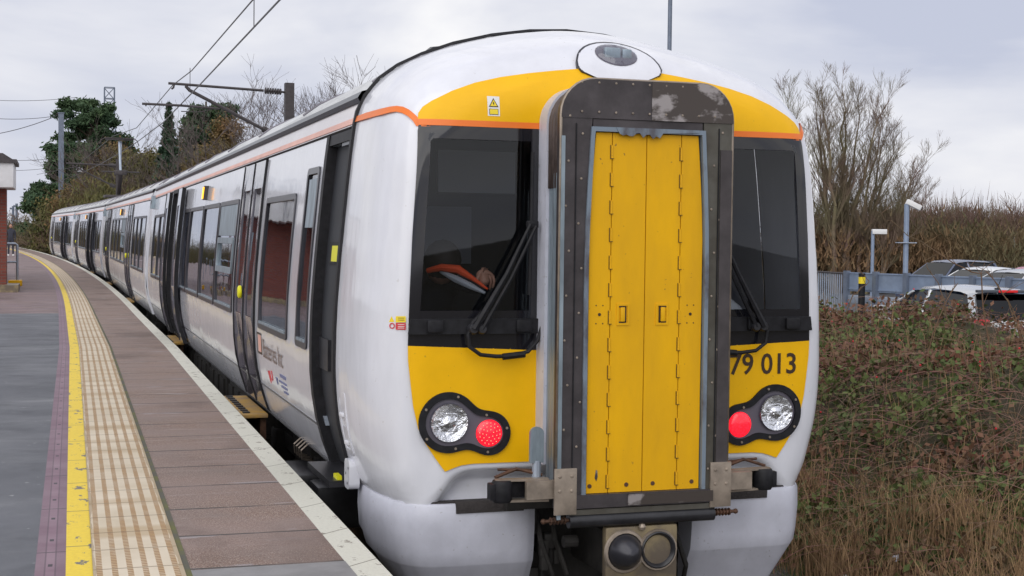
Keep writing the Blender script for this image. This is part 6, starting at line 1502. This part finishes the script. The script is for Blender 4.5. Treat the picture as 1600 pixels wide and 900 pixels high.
# ================================================================ car park
b = MB(); b.add([(10.2, -20, .02), (13, -20, .02), (160, -20, .02), (160, 18, .02), (160, 32, .29), (160, 56, .29), (10.2, 56, .29), (10.2, 32, .29), (10.2, 18, .02)], [(0, 1, 2, 3, 8), (8, 3, 4, 7), (7, 4, 5, 6)]); tag(b.build('car_park', mat('car_park_asphalt', (.07, .07, .075), .9, var=.2)), kind='structure')
b = MB(); b.add([(-200, 56, -.29), (300, 56, -.29), (300, 400, -.29), (-200, 400, -.29)], [(0, 1, 2, 3)]); tag(b.build('meadow', M['soil']), kind='structure')
CP_ = mat('car_paint_silver', (.52, .54, .56), .25, metal=.5, coat=.6)
def motor(loc, rz, paint, label, kind='hatch', red_roof=False):
    t = empty('parked_car', loc, rz); tag(t, label, 'car', 'cars parked beyond the brambles')
    L, Wd = 4.3, 1.78; Hh = {'hatch': 1.48, 'suv': 1.58, 'saloon': 1.43}[kind]; hw = Wd/2
    # local: +x is the front. sections along x: (x, belt/hood z, half width)
    X = [-2.12, -2.0, -1.6, -1.0, 0, .9, 1.5, 1.95, 2.12]; TZ = [.72, .92, .96, .95, .93, .92, .86, .76, .55]; HW = [.80, .87, .89, .89, .89, .89, .87, .80, .70]
    b = MB(); sec = []
    for x, z, w in zip(X, TZ, HW): sec.append([(x, -w*.94, .24), (x, -w, .45), (x, -w, z-.12), (x, -w*.93, z), (x, 0, z+.03), (x, w*.93, z), (x, w, z-.12), (x, w, .45), (x, w*.94, .24)])
    for q in sec: b.v += q
    n = 9
    for i in range(len(sec)-1):
        for k in range(n): b.f.append((i*n+k, i*n+(k+1) % n, (i+1)*n+(k+1) % n, (i+1)*n+k))
    b.f.append(tuple(range(n))); b.f.append(tuple((len(sec)-1)*n+k for k in range(n)))
    body = b.build('body', paint, t, ang=40)
    rear = {'hatch': (-2.0, -1.55), 'suv': (-2.05, -1.75), 'saloon': (-1.75, -1.1)}[kind]
    # roof
    b = MB(); rx = [rear[1], rear[1]+.35, -.3, .25, .45]; rz_ = [Hh-.09, Hh-.03, Hh, Hh-.04, Hh-.10]
    for x, z in zip(rx, rz_): b.v += [(x, -.62, z-.05), (x, -.5, z), (x, 0, z+.02), (x, .5, z), (x, .62, z-.05)]
    for i in range(4):
        for k in range(4): b.f.append((i*5+k, i*5+k+1, (i+1)*5+k+1, (i+1)*5+k))
    b.build('roof', paint, t, ang=0)
    # pillars
    b = MB()
    for s in (-1, 1):
        b.tube([(1.25, s*.80, .92), (.45, s*.61, Hh-.14)], .035, 6); b.tube([(rear[0]+.05, s*.80, .95), (rear[1], s*.61, Hh-.13)], .07, 6); b.tube([(-.25, s*.83, .93), (-.22, s*.63, Hh-.09)], .04, 6)
    b.build('pillar', paint, t)
    def g4(name, v): b = MB(); b.add(v, [(0, 1, 2, 3)]); return b.build(name, M['carglass'], t)
    g4('windscreen', [(1.28, -.76, .93), (1.28, .76, .93), (.46, .58, Hh-.11), (.46, -.58, Hh-.11)])
    g4('rear_window', [(rear[0]+.02, -.74, .95), (rear[0]+.02, .74, .95), (rear[1]-.01, .58, Hh-.10), (rear[1]-.01, -.58, Hh-.10)])
    for s in (-1, 1):
        g4('side_window', [(-.22, s*.835, .94), (1.18, s*.80, .93), (.44, s*.625, Hh-.14), (-.20, s*.64, Hh-.09)]); g4('side_window', [(-.28, s*.835, .94), (rear[0]+.25, s*.80, .96), (rear[1]+.05, s*.63, Hh-.14), (-.26, s*.64, Hh-.09)])
        b = MB(); b.box((1.05, s*.98, 1.0), (.14, .2, .13), bev=.03); b.build('wing_mirror', paint, t)
        b = MB(); b.box((2.02, s*.62, .66), (.2, .3, .14), bev=.03); b.build('headlight', M['lens'] if False else M['chrome'], t)
        b = MB(); b.box((-2.07, s*.72, .84), (.12, .24, .26), bev=.03); b.build('tail_light', M['redlamp'] if False else M['red'], t)
        for x in (-1.32, 1.32):
            b = MB(); b.lathe([(.20, -.10), (.31, -.10), (.33, -.07), (.33, .07), (.31, .10), (.20, .10)], (x, s*.80, .33), 'Y', 20); w = b.build('wheel', M['black'], t)
            b = MB(); b.lathe([(0, -.09), (.2, -.085), (.2, .085), (0, .09)], (x, s*.80, .33), 'Y', 14); b.build('rim', M['galv'], w)
    b = MB(); b.box((rear[1]-.07, 0, Hh-.055), (.10, 1.12, .05), bev=.012); sp = b.build('rear_spoiler', M['gutter'], t)
    b = MB(); b.box((rear[1]-.115, 0, Hh-.055), (.03, .36, .045), bev=.008); b.build('brake_light', M['brake'], sp)
    b = MB(); b.tube([(rear[1]+.15, .05, Hh-.03), (rear[1]-.02, .05, Hh+.22)], [.008, .004], 5); b.box((rear[1]+.15, .05, Hh-.02), (.07, .05, .03)); b.build('antenna', M['black'], t)
    return t
M['brake'] = mat('brake_lens', (.75, .01, .01), .25, coat=.5)
white = mat('car_paint_white', (.68, .69, .70), .25, coat=.6); blue = mat('car_paint_dark_blue', (.10, .12, .19), .25, metal=.4, coat=.6); redp = mat('car_paint_red', (.45, .03, .08), .25, coat=.6)
def groundpt(px, py, Z): return at(px, py, 2, Z)
hd_ = math.radians(84); pw = atd(1520, 461, 23.5); off_ = Matrix.Rotation(hd_, 3, 'Z') @ Vector((-1.60, .62, 0)); motor((pw.x-off_.x, pw.y-off_.y, pw.z-1.36), hd_, CP_, 'nearest parked car, pale silver, seen from behind with a red high brake light and antenna')
p = atd(1483, 415, 51); motor((p.x, p.y, .30), math.radians(196), blue, 'dark blue and silver estate car with its windscreen to the left, behind the barrier', 'suv')
p = atd(1536, 425, 45); motor((p.x, p.y, .30), math.radians(200), white, 'white saloon car between the dark blue estate and the red car', 'saloon')
p = atd(1590, 430, 41); motor((p.x, p.y, .30), math.radians(197), CP_, 'silver saloon car parked just in front of the red car', 'saloon')
p = atd(1620, 428, 44.5); motor((p.x, p.y, .30), math.radians(200), redp, 'red car at the right edge of the photo behind the barrier', 'hatch')
# barrier: blue-grey sheet panels between posts
A = atd(1326, 423, 38.5); B_ = atd(1640, 436, 32.5); A.z = B_.z = 0
dirv = (B_-A).normalized(); ln = (B_-A).length; br = empty('barrier', (A.x, A.y, .02), math.atan2(dirv.y, dirv.x)); tag(br, 'long blue-grey metal panel barrier with posts between the brambles and the far cars', 'barrier')
ztop = atd(1330, 423, 38.5).z-.02
npan = 6; ll = ln*1.5
b = MB()
for k in range(int(npan*1.5)):
    x0 = ln/npan*k; b.box((x0+ln/npan/2, 0, ztop-.30), (ln/npan-.08, .05, .52)); b.box((x0+ln/npan/2, -.03, ztop-.06), (ln/npan-.08, .04, .03)); b.box((x0+ln/npan/2, -.03, ztop-.50), (ln/npan-.08, .04, .03))
b.build('barrier_panel', M['galvp'] if 'galvp' in M else M['galv'], br)
for k in range(int(npan*1.5)+1):
    b = MB(); b.box((ln/npan*k, -.06, ztop/2), (.14, .14, ztop)); b.build('post', M['mast'], br)
b = MB(); b.box((ll/2-.1, 0, ztop-.78), (ll, .12, .22), bev=.02); b.build('lower_rail', M['galv'], br)
# palisade fence piece left of it
A2 = atd(1255, 424, 42); A2.z = 0; d2 = (A-A2).normalized(); l2 = (A-A2).length; fn = empty('palisade_fence', (A2.x, A2.y, .0), math.atan2(d2.y, d2.x)); tag(fn, 'grey palisade fence with thin upright pales between the cab and the panel barrier', 'fence')
zt_ = atd(1290, 426, 40).z; b = MB()
for k in range(int(l2/.16)): b.box((.16*k, 0, zt_/2), (.05, .02, zt_))
b.build('pales', M['galv'], fn); b = MB(); b.tube([(0, 0, zt_+.01), (l2, 0, zt_+.01)], .03, 6); b.box((l2/2, .03, .35), (l2, .03, .05)); b.build('fence_rail', M['mastd'], fn)
# camera poles and the striped post
def cpole(px, tpy, z, r_, label, name='camera_pole', bar=False, side=1):
    p = atd(px, tpy, z); t = empty(name, (p.x, p.y, .0)); tag(t, label, 'camera pole', 'camera poles in the car park'); b = MB(); b.tube([(0, 0, 0), (0, 0, p.z)], r_, 10); b.build('pole', M['galvp'], t)
    b = MB(); b.box((side*.22*math.cos(YAW), -side*.22*math.sin(YAW), p.z-.02), (.5, .2, .17), rz=-YAW, ry=.45 if bar else 0, bev=.02); c = b.build('camera_housing', M['labelwhite'], t)
    b = MB(); b.box((side*.47*math.cos(YAW), -side*.47*math.sin(YAW), p.z-(.14 if bar else .02)), (.03, .14, .11), rz=-YAW, ry=.45 if bar else 0); b.build('camera_lens', M['frit'], c)
    if bar: b = MB(); b.box((0, 0, p.z-(1.25)), (.62, .3, .03), rz=-YAW); b.build('bird_guard', M['galv'], t)
cpole(1417, 319, 45, .082, 'thicker grey camera pole with a flat guard plate half way up', bar=True)
cpole(1364, 361, 48, .058, 'thinner grey camera pole with a small boxy camera on top')
p = atd(1347, 427, 37.5); t = empty('striped_post', (p.x, p.y, 0)); tag(t, 'short dark post with a yellow band in front of the barrier', 'post'); b = MB(); b.tube([(0, 0, 0), (0, 0, p.z)], .09, 10); b.build('post_shaft', M['black'], t); b = MB(); b.tube([(0, 0, p.z-.28), (0, 0, p.z-.10)], .095, 10); b.build('yellow_band', M['yellowplastic'] if False else M['labelyel'], t)
